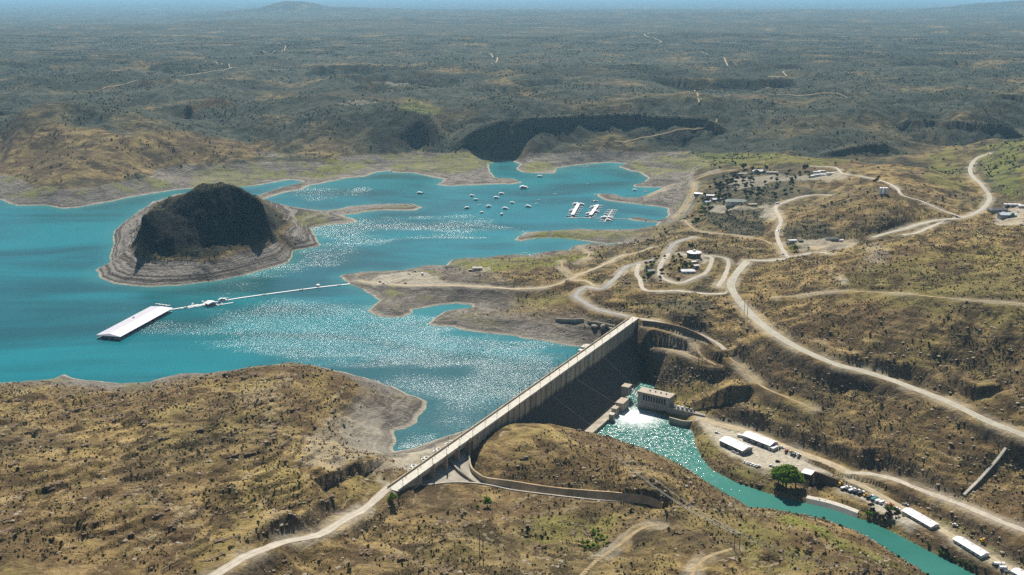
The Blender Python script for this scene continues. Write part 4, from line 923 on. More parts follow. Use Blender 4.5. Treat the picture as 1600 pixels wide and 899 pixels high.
# round intake rings on the gravel apron upstream of the spillway
for k, (px, py) in enumerate(((644, 731.6), (664, 719), (683, 706), (702, 694))):
    x, y, z = hit(px, py)
    o = thing('intake_shaft', 'white rimmed round intake on the gravel beside the spillway, ' + ('nearest the road end', 'second from the road end', 'third from the road end', 'nearest the water')[k], 'intake', (x, y, z - 0.6), RZ, 'round intakes by the spillway')
    for s_ in (-1, 1):
        mb = MB(); n = 14
        vs = [(s_ * 2.7 + r * math.cos(2 * math.pi * i / n), r * math.sin(2 * math.pi * i / n), zz) for r, zz in ((2.5, 0), (2.5, 2.4), (1.9, 2.4), (1.9, -0.5)) for i in range(n)]
        mb.add(vs, [(q * n + i, q * n + (i + 1) % n, (q + 1) * n + (i + 1) % n, (q + 1) * n + i) for q in range(3) for i in range(n)]); mb.build('rim', M['white'], o)
        MB().cyl((s_ * 2.7, 0, -0.6), 1.88, 1.6, 14).build('shaft_cover', M['dark'], o)

# ------------------------------------------------------------------ powerhouse and outlet works at the toe
def frame_from(px0, px1, z):
    """local frame whose x axis runs between two pixels at height z"""
    a = np.array(W(px0[0], px0[1], z)); b = np.array(W(px1[0], px1[1], z)); L = float(np.linalg.norm(b - a)); return a, b, L, math.atan2(b[1] - a[1], b[0] - a[0])
a, b_, PL, prz = frame_from((996.5, 612), (1046, 623), -12)
ph = thing('powerhouse', 'grey concrete powerhouse with a row of tall dark windows beside the tailrace', 'powerhouse', (a[0], a[1], 0), prz)
PD = 15.0
MB().box((PL / 2, PD / 2, -22.5), (PL, PD, 21)).build('walls', M['stucco'], ph)
rf = MB().box((PL / 2, PD / 2, -11.7), (PL + 1.2, PD + 1.2, 0.6)).build('roof', M['roof_t'], ph)
for k in range(4): MB().cyl((PL * (0.3 + 0.17 * k), PD * 0.55, -11.4), 1.0, 1.6, 10, 0.8).build('roof_vent', M['grey'], rf)
MB().box((PL / 2, -0.4, -12.9), (PL + 0.8, 0.9, 0.9)).build('cornice', M['wall_c'], ph)
for k in range(9):
    x = PL * (0.20 + 0.082 * k); w = MB().box((x, -0.12, -17.6), (2.1, 0.2, 7.0)).build('window', M['glass'], ph)
    MB().box((x, -0.3, -14.0), (2.5, 0.35, 0.3)).build('lintel', M['wall_c'], w); MB().box((x, -0.3, -21.2), (2.5, 0.45, 0.3)).build('sill', M['wall_c'], w)
for k in range(6): MB().box((PL * (0.14 + 0.13 * k), -0.12, -24.2), (1.4, 0.2, 1.3)).build('window', M['glass'], ph)
TL = PL * 1.12
MB().box((PL + TL / 2 - 1, 4.6, -28.2), (TL, 12, 9.5)).build('terrace', M['stucco'], ph)
MB().box((PL + TL / 2 - 1, -1.3, -23.0), (TL, 0.5, 1.2)).build('terrace_parapet', M['wall_c'], ph)
for k in range(5): MB().box((PL + 5 + k * 6.4, -1.7, -27.5), (1.0, 0.8, 8)).build('buttress', M['wall_c'], ph)
for k in range(5):
    x, y = a + np.array([math.cos(prz), math.sin(prz)]) * (PL + 5 + k * 5.2) + np.array([-math.sin(prz), math.cos(prz)]) * 3.4
    o = thing('transformer', 'grey transformer with bushings on the powerhouse terrace, ' + ('touching the building', 'second from the building', 'third from the building', 'fourth from the building', 'at the outer end of the row')[k], 'transformer', (x, y, -23.4), prz, 'transformers on the powerhouse terrace')
    MB().box((0, 0, 1.8), (2.6, 2.6, 3.6)).build('tank', M['white'] if k in (1, 2) else M['grey'], o)
    MB().box((0, -1.6, 1.6), (2.2, 0.5, 2.6)).build('radiator', M['grey'], o)
    for q in (-0.8, 0, 0.8): MB().cyl((q, 0.3, 3.6), 0.18, 1.5, 6, 0.08).build('bushing', M['dark'], o)
# steel switchyard gantry behind the powerhouse
for k in range(3):
    x, y, z = hit(1010 + k * 16, 596 + k * 4)
    o = thing('switchyard_gantry', 'dark steel switchyard gantry on the slope behind the powerhouse, ' + ('nearest the dam', 'middle of three', 'farthest from the dam')[k], 'gantry', (x, y, z - 0.5), prz, 'gantries behind the powerhouse')
    for s_ in (-5, 5): MB().bar((s_, 0, 0), (s_ * 0.92, 0, 10), 0.28).bar((s_, 2, 0), (s_ * 0.92, 0, 10), 0.2).build('column', M['dark'], o)
    MB().bar((-5, 0, 9), (5, 0, 9), 0.25).bar((-5, 0, 10), (5, 0, 10), 0.25).build('cross_beam', M['dark'], o)
def small_box(name, label, cat, px, py, z0, h, w, d, rz, wall, roof, group=None, extra=None):
    x, y = W(px, py, z0); o = thing(name, label, cat, (x, y, z0), rz, group)
    MB().box((0, 0, h / 2 - 3), (w, d, h + 6)).build('walls', wall, o); MB().box((0, 0, h + 0.2), (w + 0.8, d + 0.8, 0.4)).build('roof', roof, o)
    MB().box((-w * 0.2, -d / 2 - 0.05, 1.3), (1.3, 0.15, 2.4)).build('door', M['dark'], o)
    MB().box((w * 0.2, -d / 2 - 0.05, 1.8), (1.5, 0.15, 1.2)).build('window', M['glass'], o)
    return o
small_box('gate_house', 'tan roofed gate house against the dam toe above the outlet pipes', 'gate house', 979, 609, -19, 5.2, 11, 9, RZ - .0, M['stucco'], M['roof_t'])
small_box('valve_house', 'low concrete valve house with tan flat roof at the head of the tailrace', 'valve house', 972, 632, -26, 4.5, 17, 9, RZ, M['wall_c'], M['roof_t'])
small_box('pump_hut', 'small pale concrete hut on the dam toe walkway', 'hut', 961, 642, -27, 4, 8, 6, RZ, M['wall_c'], M['roof_t'])
small_box('pump_hut', 'smallest concrete hut farthest down the dam toe walkway', 'hut', 956, 651, -27, 3.2, 6, 5, RZ, M['wall_c'], M['road_c'])
for k in range(4):
    x, y = W(986 + k * 3.1, 612 + k * 2.2, -20)
    o = thing('outlet_pipe', 'white penstock pipe beside the gate house, ' + ('nearest the dam', 'second from the dam', 'third from the dam', 'nearest the powerhouse')[k], 'pipe', (x, y, -20), prz, 'white pipes by the gate house')
    MB().bar((0, 0, -2), (0, 7, 1.5), 1.0, 12).build('pipe', M['white'], o); MB().bar((0, 6.4, 1.2), (0, 7.2, 1.6), 1.25, 12).build('flange', M['grey'], o)
tw = wall_run('tailrace_wall', catmull([(*W(x, y, -25), -25) for x, y in ((1046, 652), (1072, 658), (1093, 655), (1100, 650))], 4), 2.0, 12, M['wall_c'], None, loc=lambda x, y: (x, y))
tag(tw, 'grey concrete tailrace wall rounding the corner below the powerhouse terrace', 'retaining wall')

# ------------------------------------------------------------------ retaining walls
def ret_wall(name, label, pts, th, depth, material):
    P = catmull([(*hit(x, y)[:2], hit(x, y)[2] + dz) for x, y, dz in pts], 4); o = wall_run(name, P, th, depth, material, None, loc=lambda x, y: (x, y)); return tag(o, label, 'retaining wall')
ret_wall('retaining_wall', 'long curved dark stone wall holding up the road past the far end of the dam', [(1004, 505, 3.5), (1020, 507, 4), (1045, 511, 4), (1070, 517, 4), (1090, 525, 3.5), (1106, 533, 2.5), (1114, 539, 1)], 1.6, 9, M['stone'])
ret_wall('retaining_wall', 'grey stone wall on the bank above the reservoir, left of the two', [(868, 501, 3), (885, 503, 4), (900, 503, 4), (912, 501, 3)], 1.4, 7, M['wall_c'])
ret_wall('retaining_wall', 'grey stone wall on the bank above the reservoir, nearest the dam crest', [(918, 505, 3), (935, 508, 4), (950, 511, 4), (961, 512, 3)], 1.4, 7, M['wall_c'])
ret_wall('retaining_wall', 'dark brown timber wall at the yard edge behind the big green tree', [(1272, 746, 6.5), (1285, 750, 6.5), (1298, 755, 6.5), (1309, 759, 6.5)], 1.2, 12, M['wood'])
rw = [(1259, 787), (1285, 792.5), (1310, 799.5), (1340, 810.5)]
P, Q = rev_top, rev_foot; n_ = min(len(P), len(Q)); P, Q = P[:n_], Q[:n_]
vs = [tuple(P[i]) for i in range(n_)] + [tuple(Q[i]) for i in range(n_)] + [(P[i][0] + 3, P[i][1] + 5, -28.0) for i in range(n_)] + [(P[i][0] + 3, P[i][1] + 5, -36) for i in range(n_)]
fs = []
for i in range(n_ - 1): fs += [(i, i + 1, n_ + i + 1, n_ + i), (2 * n_ + i + 1, 2 * n_ + i, 3 * n_ + i, 3 * n_ + i + 1), (i + 1, i, 2 * n_ + i, 2 * n_ + i + 1), (n_ + i, n_ + i + 1, 3 * n_ + i + 1, 3 * n_ + i)]
fs += [(0, n_, 3 * n_, 2 * n_), (n_ - 1, 3 * n_ - 1, 4 * n_ - 1, 2 * n_ - 1)]
tag(MB().add(vs, fs).build('river_revetment', M['road_c'], None), 'pale sloping concrete bank lining beside the river below the parked trucks', 'revetment')
P = catmull([hit(x, y) + np.array([0, 0, 1.6]) for x, y in ((1571, 702), (1556, 722), (1540, 740), (1532, 749), (1518, 763), (1506, 775))], 4)
tag(wall_run('concrete_flume', P, 2.6, 4, M['concrete'], None, loc=lambda x, y: (x, y)), 'straight pale concrete flume running down the hillside to the road', 'flume')
print('dam, spillway, powerhouse', round(time.time() - T0, 1))

# ------------------------------------------------------------------ floating docks, boats
def hull(mb, L, Wd, Ht, mi=0, z=-0.3):
    st = [(-.5, .80, 1), (-.2, 1, 1), (.15, 1, 1), (.36, .72, 1.1), (.5, .10, 1.25)]; vs = []
    for x, w, h in st:
        for s_, q, zz in ((-1, .62, 0), (-1, 1, Ht * h), (1, 1, Ht * h), (1, .62, 0)): vs.append((x * L, s_ * q * w * Wd / 2, z + zz))
    fs = [(i * 4 + k, i * 4 + (k + 1) % 4, i * 4 + 4 + (k + 1) % 4, i * 4 + 4 + k) for i in range(4) for k in range(4)] + [(0, 3, 2, 1), (16, 17, 18, 19)]
    return mb.add(vs, fs, mi)
def proto_houseboat(hm, name='houseboat'):
    o = thing(name, 'x', 'boat')
    hull(MB(), 14.5, 4.6, 1.4).build('hull', hm, o)
    c = MB().box((-1.0, 0, 2.2), (9.6, 4.0, 2.3), taper=.96).build('cabin', M['white'], o)
    for s_ in (-1, 1): MB().box((-1.0, s_ * 2.0, 2.4), (8.0, 0.08, 0.9)).build('window', M['glass'], c)
    MB().box((-1.2, 0, 3.5), (11.4, 4.7, 0.22)).box((-2.5, 0, 4.7), (5.5, 3.8, 0.14)).box((-5, 0, 4.1), (.15, 3.4, 1.2)).box((0, 0, 4.1), (.15, 3.4, 1.2)).build('roof_deck', M['white'], o)
    return o
def proto_motorboat(hm, name='motorboat'):
    o = thing(name, 'x', 'boat')
    hull(MB(), 8.5, 2.8, 1.3).build('hull', hm, o)
    MB().box((0.3, 0, 1.35), (3.0, 2.0, 1.0), taper=.75).build('cabin', M['white'], o)
    MB().box((0.55, 0, 1.5), (2.2, 2.06, 0.42)).build('windscreen', M['glass'], o)
    MB().box((-4.0, 0, 0.8), (0.7, 0.6, 1.2)).build('outboard', M['dark'], o)
    return o
HB, HBD, MBW, MBD = proto_houseboat(M['float']), proto_houseboat(M['hull_d'], 'cabin_boat'), proto_motorboat(M['float']), proto_motorboat(M['hull_d'], 'speedboat')
MOOR = [('hd', 657, 302, .1, 1.0, 'dark hulled cabin boat moored alone west of the other boats'), ('h', 738, 306, .0, .85, 'white houseboat at the upper left corner of the moored boats'), ('hd', 744, 312, .3, .75, 'small dark hulled boat just below the upper left houseboat'),
 ('m', 749, 320, .0, 1.0, 'small white motorboat between the dark boat and the big white houseboat'), ('hd', 730, 325, .7, .9, 'dark hulled cabin boat on the left edge of the moored boats'), ('h', 764, 323, .9, 1.05, 'large white houseboat in the middle of the moored boats, stern to camera'), ('h', 753, 332, .8, .75, 'white houseboat lowest of the moored boats on the left'),
 ('h', 776, 309, .05, .95, 'white houseboat right of the upper left pair'), ('h', 784, 303, .1, .95, 'white houseboat in the top row of the moored boats, beside another'), ('h', 790, 326, -.3, .95, 'white houseboat right of centre among the moored boats'), ('hd', 784, 335, 1.3, .85, 'dark hulled cabin boat lowest of the moored boats, seen end on'),
 ('h', 801, 317, -.2, .8, 'white houseboat between the long pontoon and the middle boats'), ('h', 819, 294, .0, 1.5, 'long white pontoon houseboat moored highest of the group'), ('h', 826, 323, -.4, 1.0, 'white houseboat at the right edge of the moored boats'), ('m', 842, 312, 0, .9, 'small white motorboat farthest right of the mooring field, upper of two'), ('m', 838, 318, .2, .9, 'small white motorboat lower of two right of the mooring field'),
 ('hd', 844, 276, 0, .95, 'dark hulled boat moored off the grassy point near the far shore'), ('m', 867, 303, 0, .95, 'small white motorboat out alone above the dock rows'), ('m', 918, 287, 0, .8, 'tiny white boat near the upper cove'), ('h', 992, 297, .2, .8, 'white boat by the dark islet in the inner cove'), ('m', 1009, 299, 0, 1.1, 'white motorboat nearest the inner cove beach'),
 ('m', 930, 314, .3, 1.5, 'white boat pulled up beside the boat ramp spit'), ('m', 931, 304, .1, 1.2, 'white boat lying at the tip of the boat ramp spit')]
for kd, px, py, rz, sc, lab in MOOR:
    x, y = W(px, py + 1, 0); dup({'h': HB, 'hd': HBD, 'm': MBW}[kd], lab, (x, y, 0), rz, 'boats moored in the bay', sc)
# three rows of slips
for di, (nm, s0, s1) in enumerate((('left', (893, 341), (905, 319)), ('middle', (921, 341), (935, 321)), ('right', (945, 347), (957, 328)))):
    p0, p1 = np.array(W(*s0, 0)), np.array(W(*s1, 0)); v = p1 - p0; L = float(np.linalg.norm(v)); rz = math.atan2(v[1], v[0])
    o = thing('boat_dock', 'white floating dock with boat slips, %s of the three marina rows' % nm, 'dock', (p0[0], p0[1], 0), rz, 'marina docks')
    MB().box((L / 2, 0, 0.35), (L, 3.0, 0.7)).build('walkway', M['deck'], o)
    ns = 6
    for k in range(ns + 1):
        for s_ in (-1, 1): MB().box((L * k / ns, s_ * 6.5, 0.3), (1.0, 11, 0.5)).build('finger', M['white'], o)
    if di != 2: MB().box((L * .5, 0, 4.2), (L * .8, 7.0, 0.3)).build('canopy', M['roof_w'], o); [MB().bar((L * (.15 + .7 * k / 4), s_ * 3.2, 0.5), (L * (.15 + .7 * k / 4), s_ * 3.2, 4.1), .15).build('post', M['grey'], o) for k in range(5) for s_ in (-1, 1)]
    ca, sa = math.cos(rz), math.sin(rz)
    for k in range(ns):
        for s_ in (-1, 1):
            if random.random() < 0.04: continue
            lx, ly = L * (k + .5) / ns, s_ * 7.0
            dup(random.choice([HB, MBW, MBW, HB, MBD]), 'boat in the %s slip on the %s side of the %s marina dock' % (ORD[k], 'left' if s_ > 0 else 'right', nm), (p0[0] + lx * ca - ly * sa, p0[1] + lx * sa + ly * ca, 0), rz + s_ * math.pi / 2, 'boats in the marina slips', random.uniform(.9, 1.2))
wp = [W(x, y, 0.4) for x, y in ((888, 340), (920, 341), (950, 342), (982, 343))]
gang = wall_run('gangway', [(x, y, 0.75) for x, y in wp], 2.4, 0.7, M['deck'], None, loc=lambda x, y: (x, y)); tag(gang, 'floating gangway linking the three marina docks to the shore', 'gangway')
# the roofed dock
NL, NRr, FR, FL = [np.array(W(x, y, 6.2)) for x, y in ((154, 522), (184, 526), (266, 483), (240, 475))]
ctr = (NL + NRr + FR + FL) / 4; ax = (FR + FL - NL - NRr) / 2; BL = float(np.linalg.norm(ax)); BW = float((np.linalg.norm(NRr - NL) + np.linalg.norm(FR - FL)) / 2); brz = math.atan2(ax[1], ax[0])
bd = thing('covered_boat_dock', 'long floating boat dock under one pale metal roof', 'covered dock', (ctr[0], ctr[1], 0), brz)
hw = BW / 2
mb = MB().add([(-BL / 2, -hw, 5.2), (BL / 2, -hw, 5.2), (BL / 2, hw, 5.2), (-BL / 2, hw, 5.2), (-BL / 2 + 3, 0, 7.4), (BL / 2 - 3, 0, 7.4), (-BL / 2, -hw, 4.8), (BL / 2, -hw, 4.8), (BL / 2, hw, 4.8), (-BL / 2, hw, 4.8)],
  [(0, 1, 5, 4), (2, 3, 4, 5), (1, 2, 5), (3, 0, 4), (0, 6, 7, 1), (1, 7, 8, 2), (2, 8, 9, 3), (3, 9, 6, 0), (9, 8, 7, 6)])
rf = mb.build('roof', M['roof_l'], bd)
for k in range(14):
    x = -BL / 2 + 5 + k * (BL - 10) / 13
    MB().add([(x - .12, -hw + .2, 5.36), (x + .12, -hw + .2, 5.36), (x + .12, 0, 7.52), (x - .12, 0, 7.52), (x - .12, hw - .2, 5.36), (x + .12, hw - .2, 5.36)], [(0, 1, 2, 3), (3, 2, 5, 4)]).build('roof_seam', M['white'], rf)
MB().box((BL * .06, hw * .5, 7.2), (3.0, 1.6, 1.2)).build('roof_vent', M['grey'], rf)
for s_ in (-1, 0, 1): MB().box((0, s_ * (hw - 1.6), 0.2), (BL - 2, 2.4, 0.8)).build('walkway', M['deck'], bd)
for k in range(15):
    x = -BL / 2 + 2 + k * (BL - 4) / 14
    for s_ in (-1, 1): MB().bar((x, s_ * (hw - 1), 0), (x, s_ * (hw - 1), 5), .22).build('post', M['grey'], bd)
ca, sa = math.cos(brz), math.sin(brz)
for k in range(14):
    for s_ in (-1, 1):
        lx, ly = -BL / 2 + 5 + k * (BL - 12) / 13, s_ * hw * .52
        if s_ > 0 and k % 3: continue
        dup(random.choice([MBW, MBD, MBD]), 'boat in the %s berth under the long roof, counted from the near end, %s row' % (ORD[k], 'outer' if s_ > 0 else 'inner'), (ctr[0] + lx * ca - ly * sa, ctr[1] + lx * sa + ly * ca, 0), brz + s_ * math.pi / 2, 'boats under the dock roof')
for k in range(4):
    x, y = W(243 + 5.6 * k, 477 + .8 * k, 0.0); x += 2; y += 4
    o = thing('sailboat', 'sailboat with thin pale mast behind the far end of the roofed dock, ' + ORD[k] + ' from left', 'sailboat', (x, y, 0), 0, 'sailboats behind the roofed dock'); hull(MB(), 7.5, 2.4, 1.1).build('hull', M['float'], o); MB().bar((0.4, 0, .8), (.4, 0, 11.5), .16).build('mast', M['white'], o)
# long floating walkway to the shore
pw = catmull([(*W(x, y, 0.8), 0.9) for x, y in ((266, 484), (290, 480), (322, 475), (360, 468), (400, 462), (445, 456), (490, 450), (530, 445.5), (566, 442))], 6)
fw = wall_run('floating_walkway', pw, 3.0, 0.9, M['white'], None, loc=lambda x, y: (x, y)); tag(fw, 'long white floating walkway from the shore to the roofed dock', 'walkway')
for k in range(3, len(pw) - 2, 9):
    MB().box((pw[k][0], pw[k][1], .3), (5.0, 4.4, 1.6), brz).build('float', M['grey'], fw)
    MB().bar((pw[k][0] + 1.6, pw[k][1], .5), (pw[k][0] + 1.6, pw[k][1], 3.6), .18).build('railing_post', M['dark'], fw)
sh = thing('floating_store', 'white roofed floating store house on the long walkway', 'floating store', (*W(329, 477, 0), 0), brz - .5)
MB().box((0, 0, .3), (17, 15, .9)).build('raft', M['deck'], sh); MB().box((0, 0, 2.3), (12, 9.5, 3.4)).build('walls', M['stucco'], sh)
MB().prism([(-7.5, 3.9), (7.5, 3.9), (7.5, 4.2), (0, 6.2), (-7.5, 4.2)], -6.2, 6.2).build('roof', M['roof_w'], sh)
for q in (-3.5, 0, 3.5): MB().box((q, -4.8, 2.4), (1.6, .12, 1.4)).build('window', M['glass'], sh)
for k, (px, py) in enumerate(((288, 481.5), (294, 479.5), (299, 481), (305, 477.5), (311, 479), (316, 476))):
    o = thing('finger_pier', 'short white finger pier beside the floating store, %s from the roofed dock' % ORD[k], 'pier', (*W(px, py, 0), 0), brz - .55, 'finger piers by the floating store'); MB().box((0, 0, .35), (11, 2.0, .6)).build('decking', M['white'], o); MB().bar((5, 0, .2), (5, 0, 2.6), .2).build('mooring_post', M['grey'], o)
for k, (px, py, nmn) in enumerate(((348, 469.5, 'just past the store'), (353, 466.5, 'at the tall fuel shed'), (346, 475, 'at the outer finger'), (301, 475, 'left of the store'), (317, 471.5, 'above the store'))):
    dup([HB, MBW, MBW, MBW, MBW][k], 'white boat tied to the long walkway ' + nmn, (*W(px, py + 1, 0), 0), brz - .5 + .3 * k, 'boats tied to the long walkway', 1.0)
o = thing('finger_pier', 'longest white finger pier running right of the floating store', 'pier', (*W(352, 475.5, 0), 0), brz - .75, 'finger piers by the floating store'); MB().box((0, 0, .35), (24, 2.2, .6)).build('decking', M['white'], o)
o = thing('fuel_shed', 'small white shed with a tall post on the long walkway', 'shed', (*W(497, 448, .6), .6), brz - .5); MB().box((0, 0, 1.6), (4.5, 4, 3)).build('walls', M['white'], o); MB().box((0, 0, 3.2), (5.2, 4.8, .3)).build('roof', M['roof_w'], o)
for p_ in (HB, HBD, MBW, MBD): drop(p_)

# ------------------------------------------------------------------ vehicles
def proto_vehicle(name, cat, paint, kd):
    o = thing(name, 'x', cat)
    dims = {'car': (4.6, 1.85), 'pickup': (5.6, 2.0), 'van': (6.2, 2.2), 'truck': (8.5, 2.5)}[kd]; L, w = dims
    if kd == 'car':
        MB().prism([(-2.3, .35), (2.3, .35), (2.3, .85), (1.2, 1.0), (-1.9, 1.02), (-2.3, .85)], -w / 2, w / 2).build('body', paint, o)
        MB().prism([(-1.8, 1.0), (1.1, 1.0), (.45, 1.55), (-1.2, 1.58)], -w / 2 + .12, w / 2 - .12).build('cabin_glass', M['glass'], o); MB().box((-.38, 0, 1.6), (1.7, w - .3, .09)).build('roof', paint, o)
    elif kd == 'pickup':
        MB().prism([(-2.8, .5), (2.8, .5), (2.8, 1.05), (1.5, 1.2), (-2.8, 1.2)], -w / 2, w / 2).build('body', paint, o)
        MB().prism([(-.5, 1.2), (1.5, 1.2), (.9, 1.85), (-.3, 1.85)], -w / 2 + .12, w / 2 - .12).build('cabin_glass', M['glass'], o); MB().box((.3, 0, 1.88), (1.25, w - .3, .09)).build('roof', paint, o)
        MB().box((-1.7, 0, 1.16), (2.0, w - .3, .12)).build('load_bed', M['dark'], o)
    elif kd == 'van':
        MB().prism([(-3.1, .45), (3.1, .45), (3.1, 1.2), (2.4, 1.5), (1.9, 2.5), (-3.1, 2.5)], -w / 2, w / 2).build('body', paint, o); MB().box((2.2, 0, 1.9), (.5, w - .3, .7)).build('windscreen', M['glass'], o)
    else:
        MB().box((2.9, 0, 1.6), (2.1, w, 2.2), taper=.9).build('cab', paint, o); MB().box((3.75, 0, 2.0), (.5, w - .4, .8)).build('windscreen', M['glass'], o)
        MB().box((-1.2, 0, 1.0), (6.0, w, .4)).build('flat_bed', M['dark'], o); MB().box((-1.5, 0, 1.9), (4.6, w - .3, 1.4)).build('load', paint if name != 'flatbed_truck' else M['dark'], o)
    r = .36 if kd in ('car', 'pickup') else .5
    for sx in (-.32, .32):
        for sy in (-1, 1): MB().bar((sx * L, sy * (w / 2 - .22), r), (sx * L, sy * (w / 2 + .04), r), r, 10).build('wheel', M['tyre'], o)
    return o
VP = {'cw': proto_vehicle('parked_car', 'car', M['p_white'], 'car'), 'pw': proto_vehicle('pickup_truck', 'pickup', M['p_white'], 'pickup'), 'vw': proto_vehicle('parked_van', 'van', M['p_white'], 'van'), 'tw': proto_vehicle('box_truck', 'truck', M['p_white'], 'truck')}
def proto_loader():
    o = thing('wheel_loader', 'x', 'loader')
    MB().box((-.6, 0, 1.6), (4.4, 2.2, 1.5)).build('chassis', M['yellow'], o); MB().box((.2, 0, 3.0), (1.7, 1.7, 1.5), taper=.9).build('cab', M['glass'], o); MB().box((.2, 0, 3.85), (1.9, 1.9, .15)).build('cab_roof', M['yellow'], o)
    MB().bar((1.2, .7, 1.6), (3.6, .7, 1.0), .2).build('lift_arm', M['yellow'], o); MB().bar((1.2, -.7, 1.6), (3.6, -.7, 1.0), .2).build('lift_arm', M['yellow'], o)
    MB().prism([(3.4, .3), (4.8, .2), (4.3, .6), (3.7, 1.6)], -1.4, 1.4).build('bucket', M['yellow'], o)
    for sx in (-1.7, 1.5):
        for sy in (-1, 1): MB().bar((sx, sy * .85, .8), (sx, sy * 1.35, .8), .8, 12).build('wheel', M['tyre'], o)
    return o
VP['ld'] = proto_loader()
DIRV = W(1400, 795, -24); DIRW = W(1316, 764, -24); VRZ = math.atan2(DIRV[1] - DIRW[1], DIRV[0] - DIRW[0])
CARS = [('pw', None, 1221, 700, .5, 'white pickup parked nearest the dark roofed annex', 1), ('cw', 'p_silver', 1229, 703.5, .9, 'silver car second from the annex along the hillside', 1), ('cw', 'orange', 1229.5, 705.5, .9, 'orange car parked along the hillside edge of the yard', 1), ('cw', 'p_black', 1237.5, 708, .9, 'black car between the orange car and the white cars', 1), ('pw', None, 1242, 709.5, .9, 'white pickup beside the black car on the hillside edge', 1), ('cw', None, 1248, 711.5, .9, 'white car at the end of the hillside row', 1),
 ('cw', None, 1136, 699, .2, 'white car parked beside the white building by the river'), ('pw', None, 1147, 707, .0, 'white pickup at the river end of the white building'), ('cw', None, 1153.5, 710, .2, 'white car at the corner of the white building'),
 ('cw', None, 1164, 723, 1.2, 'first white car of the row of six by the river edge'), ('cw', None, 1168, 724.5, 1.2, 'second white car of the row of six by the river edge'), ('pw', None, 1172, 726, 1.2, 'white pickup third in the row of six by the river edge'), ('cw', None, 1176, 727.2, 1.2, 'fourth white car of the row of six by the river edge'), ('cw', None, 1180.5, 728.6, 1.2, 'fifth white car of the row of six by the river edge'), ('pw', None, 1184.5, 730, 1.2, 'white pickup last in the row of six by the river edge'),
 ('cw', None, 1120, 677, .3, 'white car alone at the narrow upper end of the yard'), ('vw', None, 1157, 683, .4, 'white van in front of the upper long building'), ('pw', None, 1170, 690.5, .6, 'white pickup between the two long white buildings'), ('cw', 'p_black', 1215, 722, .8, 'dark car on the yard above the big green tree'), ('cw', None, 1205, 729, .3, 'white car left of the big green tree'), ('pw', None, 1211, 731, .3, 'white pickup at the left edge of the big green tree'),
 ('ld', None, 1311, 760, 1.5, 'yellow wheel loader at the head of the parked truck row'), ('ld', None, 1314, 757, 1.2, 'second yellow loader behind the first at the wall end'), ('tw', None, 1319, 765, 1.25, 'white box truck next to the yellow loaders'), ('flat', None, 1325, 766, 1.25, 'dark flatbed truck with white cab, second truck in the row'), ('tw', None, 1331, 768.5, 1.25, 'white box truck third in the truck row'), ('flat', None, 1338, 770.5, 1.25, 'dark flatbed truck with white cab, fourth truck in the row'), ('flat', None, 1345, 773, 1.25, 'dark flatbed truck with white cab, fifth truck in the row'),
 ('ld', None, 1352, 776, 1.2, 'yellow loader in the middle of the truck row'), ('flat', None, 1359, 779, 1.2, 'dark flatbed truck with white cab just before the teal truck'), ('tw', 'p_teal', 1366, 782, 1.25, 'teal truck in the truck row'), ('vw', None, 1372, 785, 1.2, 'white van after the teal truck'), ('vw', None, 1378, 787, 1.2, 'second white van after the teal truck'), ('pw', None, 1384, 789.5, 1.2, 'white pickup near the end of the truck row'), ('ld', 'orange', 1391, 790.5, .9, 'orange loader at the end of the truck row'), ('cw', None, 1402, 796, .3, 'white car at the tail of the truck row'), ('pw', 'p_silver', 1414.5, 789.5, .2, 'silver pickup above the first long white warehouse'),
 ('cw', None, 1492.5, 821.5, .1, 'white car alone on the dirt road between the warehouses'), ('ld', None, 1535.5, 847.5, -.2, 'yellow loader beside the second warehouse'), ('pw', None, 1555, 882, .7, 'white pickup at the far corner of the second warehouse'), ('tw', None, 1561, 884, .7, 'white box truck at the far corner of the second warehouse'), ('vw', None, 1568, 890, .7, 'white van behind the box truck near the picture corner'), ('pw', 'p_silver', 1575, 894, .7, 'silver pickup nearest the bottom right corner'),
 ('pw', None, 639.5, 429, .4, 'white pickup parked on the peninsula lot, left of three', 2), ('cw', None, 649.5, 424.5, .2, 'white car parked on the peninsula lot, middle of three', 2), ('vw', None, 660, 429.5, -.4, 'white van parked on the peninsula lot, right of three', 2), ('cw', 'p_black', 594, 441.5, .2, 'dark car nearest the shore end of the walkway', 2), ('pw', None, 600, 444, .2, 'white pickup by the shore end of the walkway', 2), ('cw', None, 607, 442.5, -.3, 'white car by the shore end of the walkway', 2), ('cw', 'p_red', 634, 443.5, .1, 'red car on the dirt road along the peninsula', 2),
 ('vw', None, 1215, 319, .9, 'white van at the road fork below the wooded hill', 2), ('cw', None, 1215.5, 361, 1.5, 'white car on the road between the two hills', 2), ('cw', None, 1223, 398, 1.2, 'white car near the highway junction', 2), ('cw', None, 1574, 327, .4, 'white car between the two houses at the right edge', 2), ('cw', None, 1591, 332, .2, 'white car on the gravel lot at the right edge', 2), ('pw', None, 1596, 352, .2, 'white pickup on the road at the right edge', 2), ('cw', None, 884, 434, .3, 'white car on the peninsula dirt road near the fork', 2), ('cw', 'p_black', 1015, 381, .3, 'dark car on the track above the bay', 2)]
VP['flat'] = proto_vehicle('flatbed_truck', 'truck', M['p_white'], 'truck')
for rec in CARS:
    kd, paint, px, py, rz, lab = rec[:6]
    x, y, z = hit(px, py)
    sw = None
    if paint: sw = {'body': M[paint], 'roof': M[paint], 'cab': M[paint], 'load': M[paint], 'chassis': M[paint], 'cab_roof': M[paint], 'lift_arm': M[paint], 'bucket': M[paint]}
    dup(VP[kd], lab, (x, y, z + .12), VRZ + rz, 'vehicles parked in the yard' if len(rec) == 6 or rec[6] == 1 else 'vehicles parked by the lake', .85 if kd == 'ld' else 1.1, sw)
for p_ in VP.values(): drop(p_)

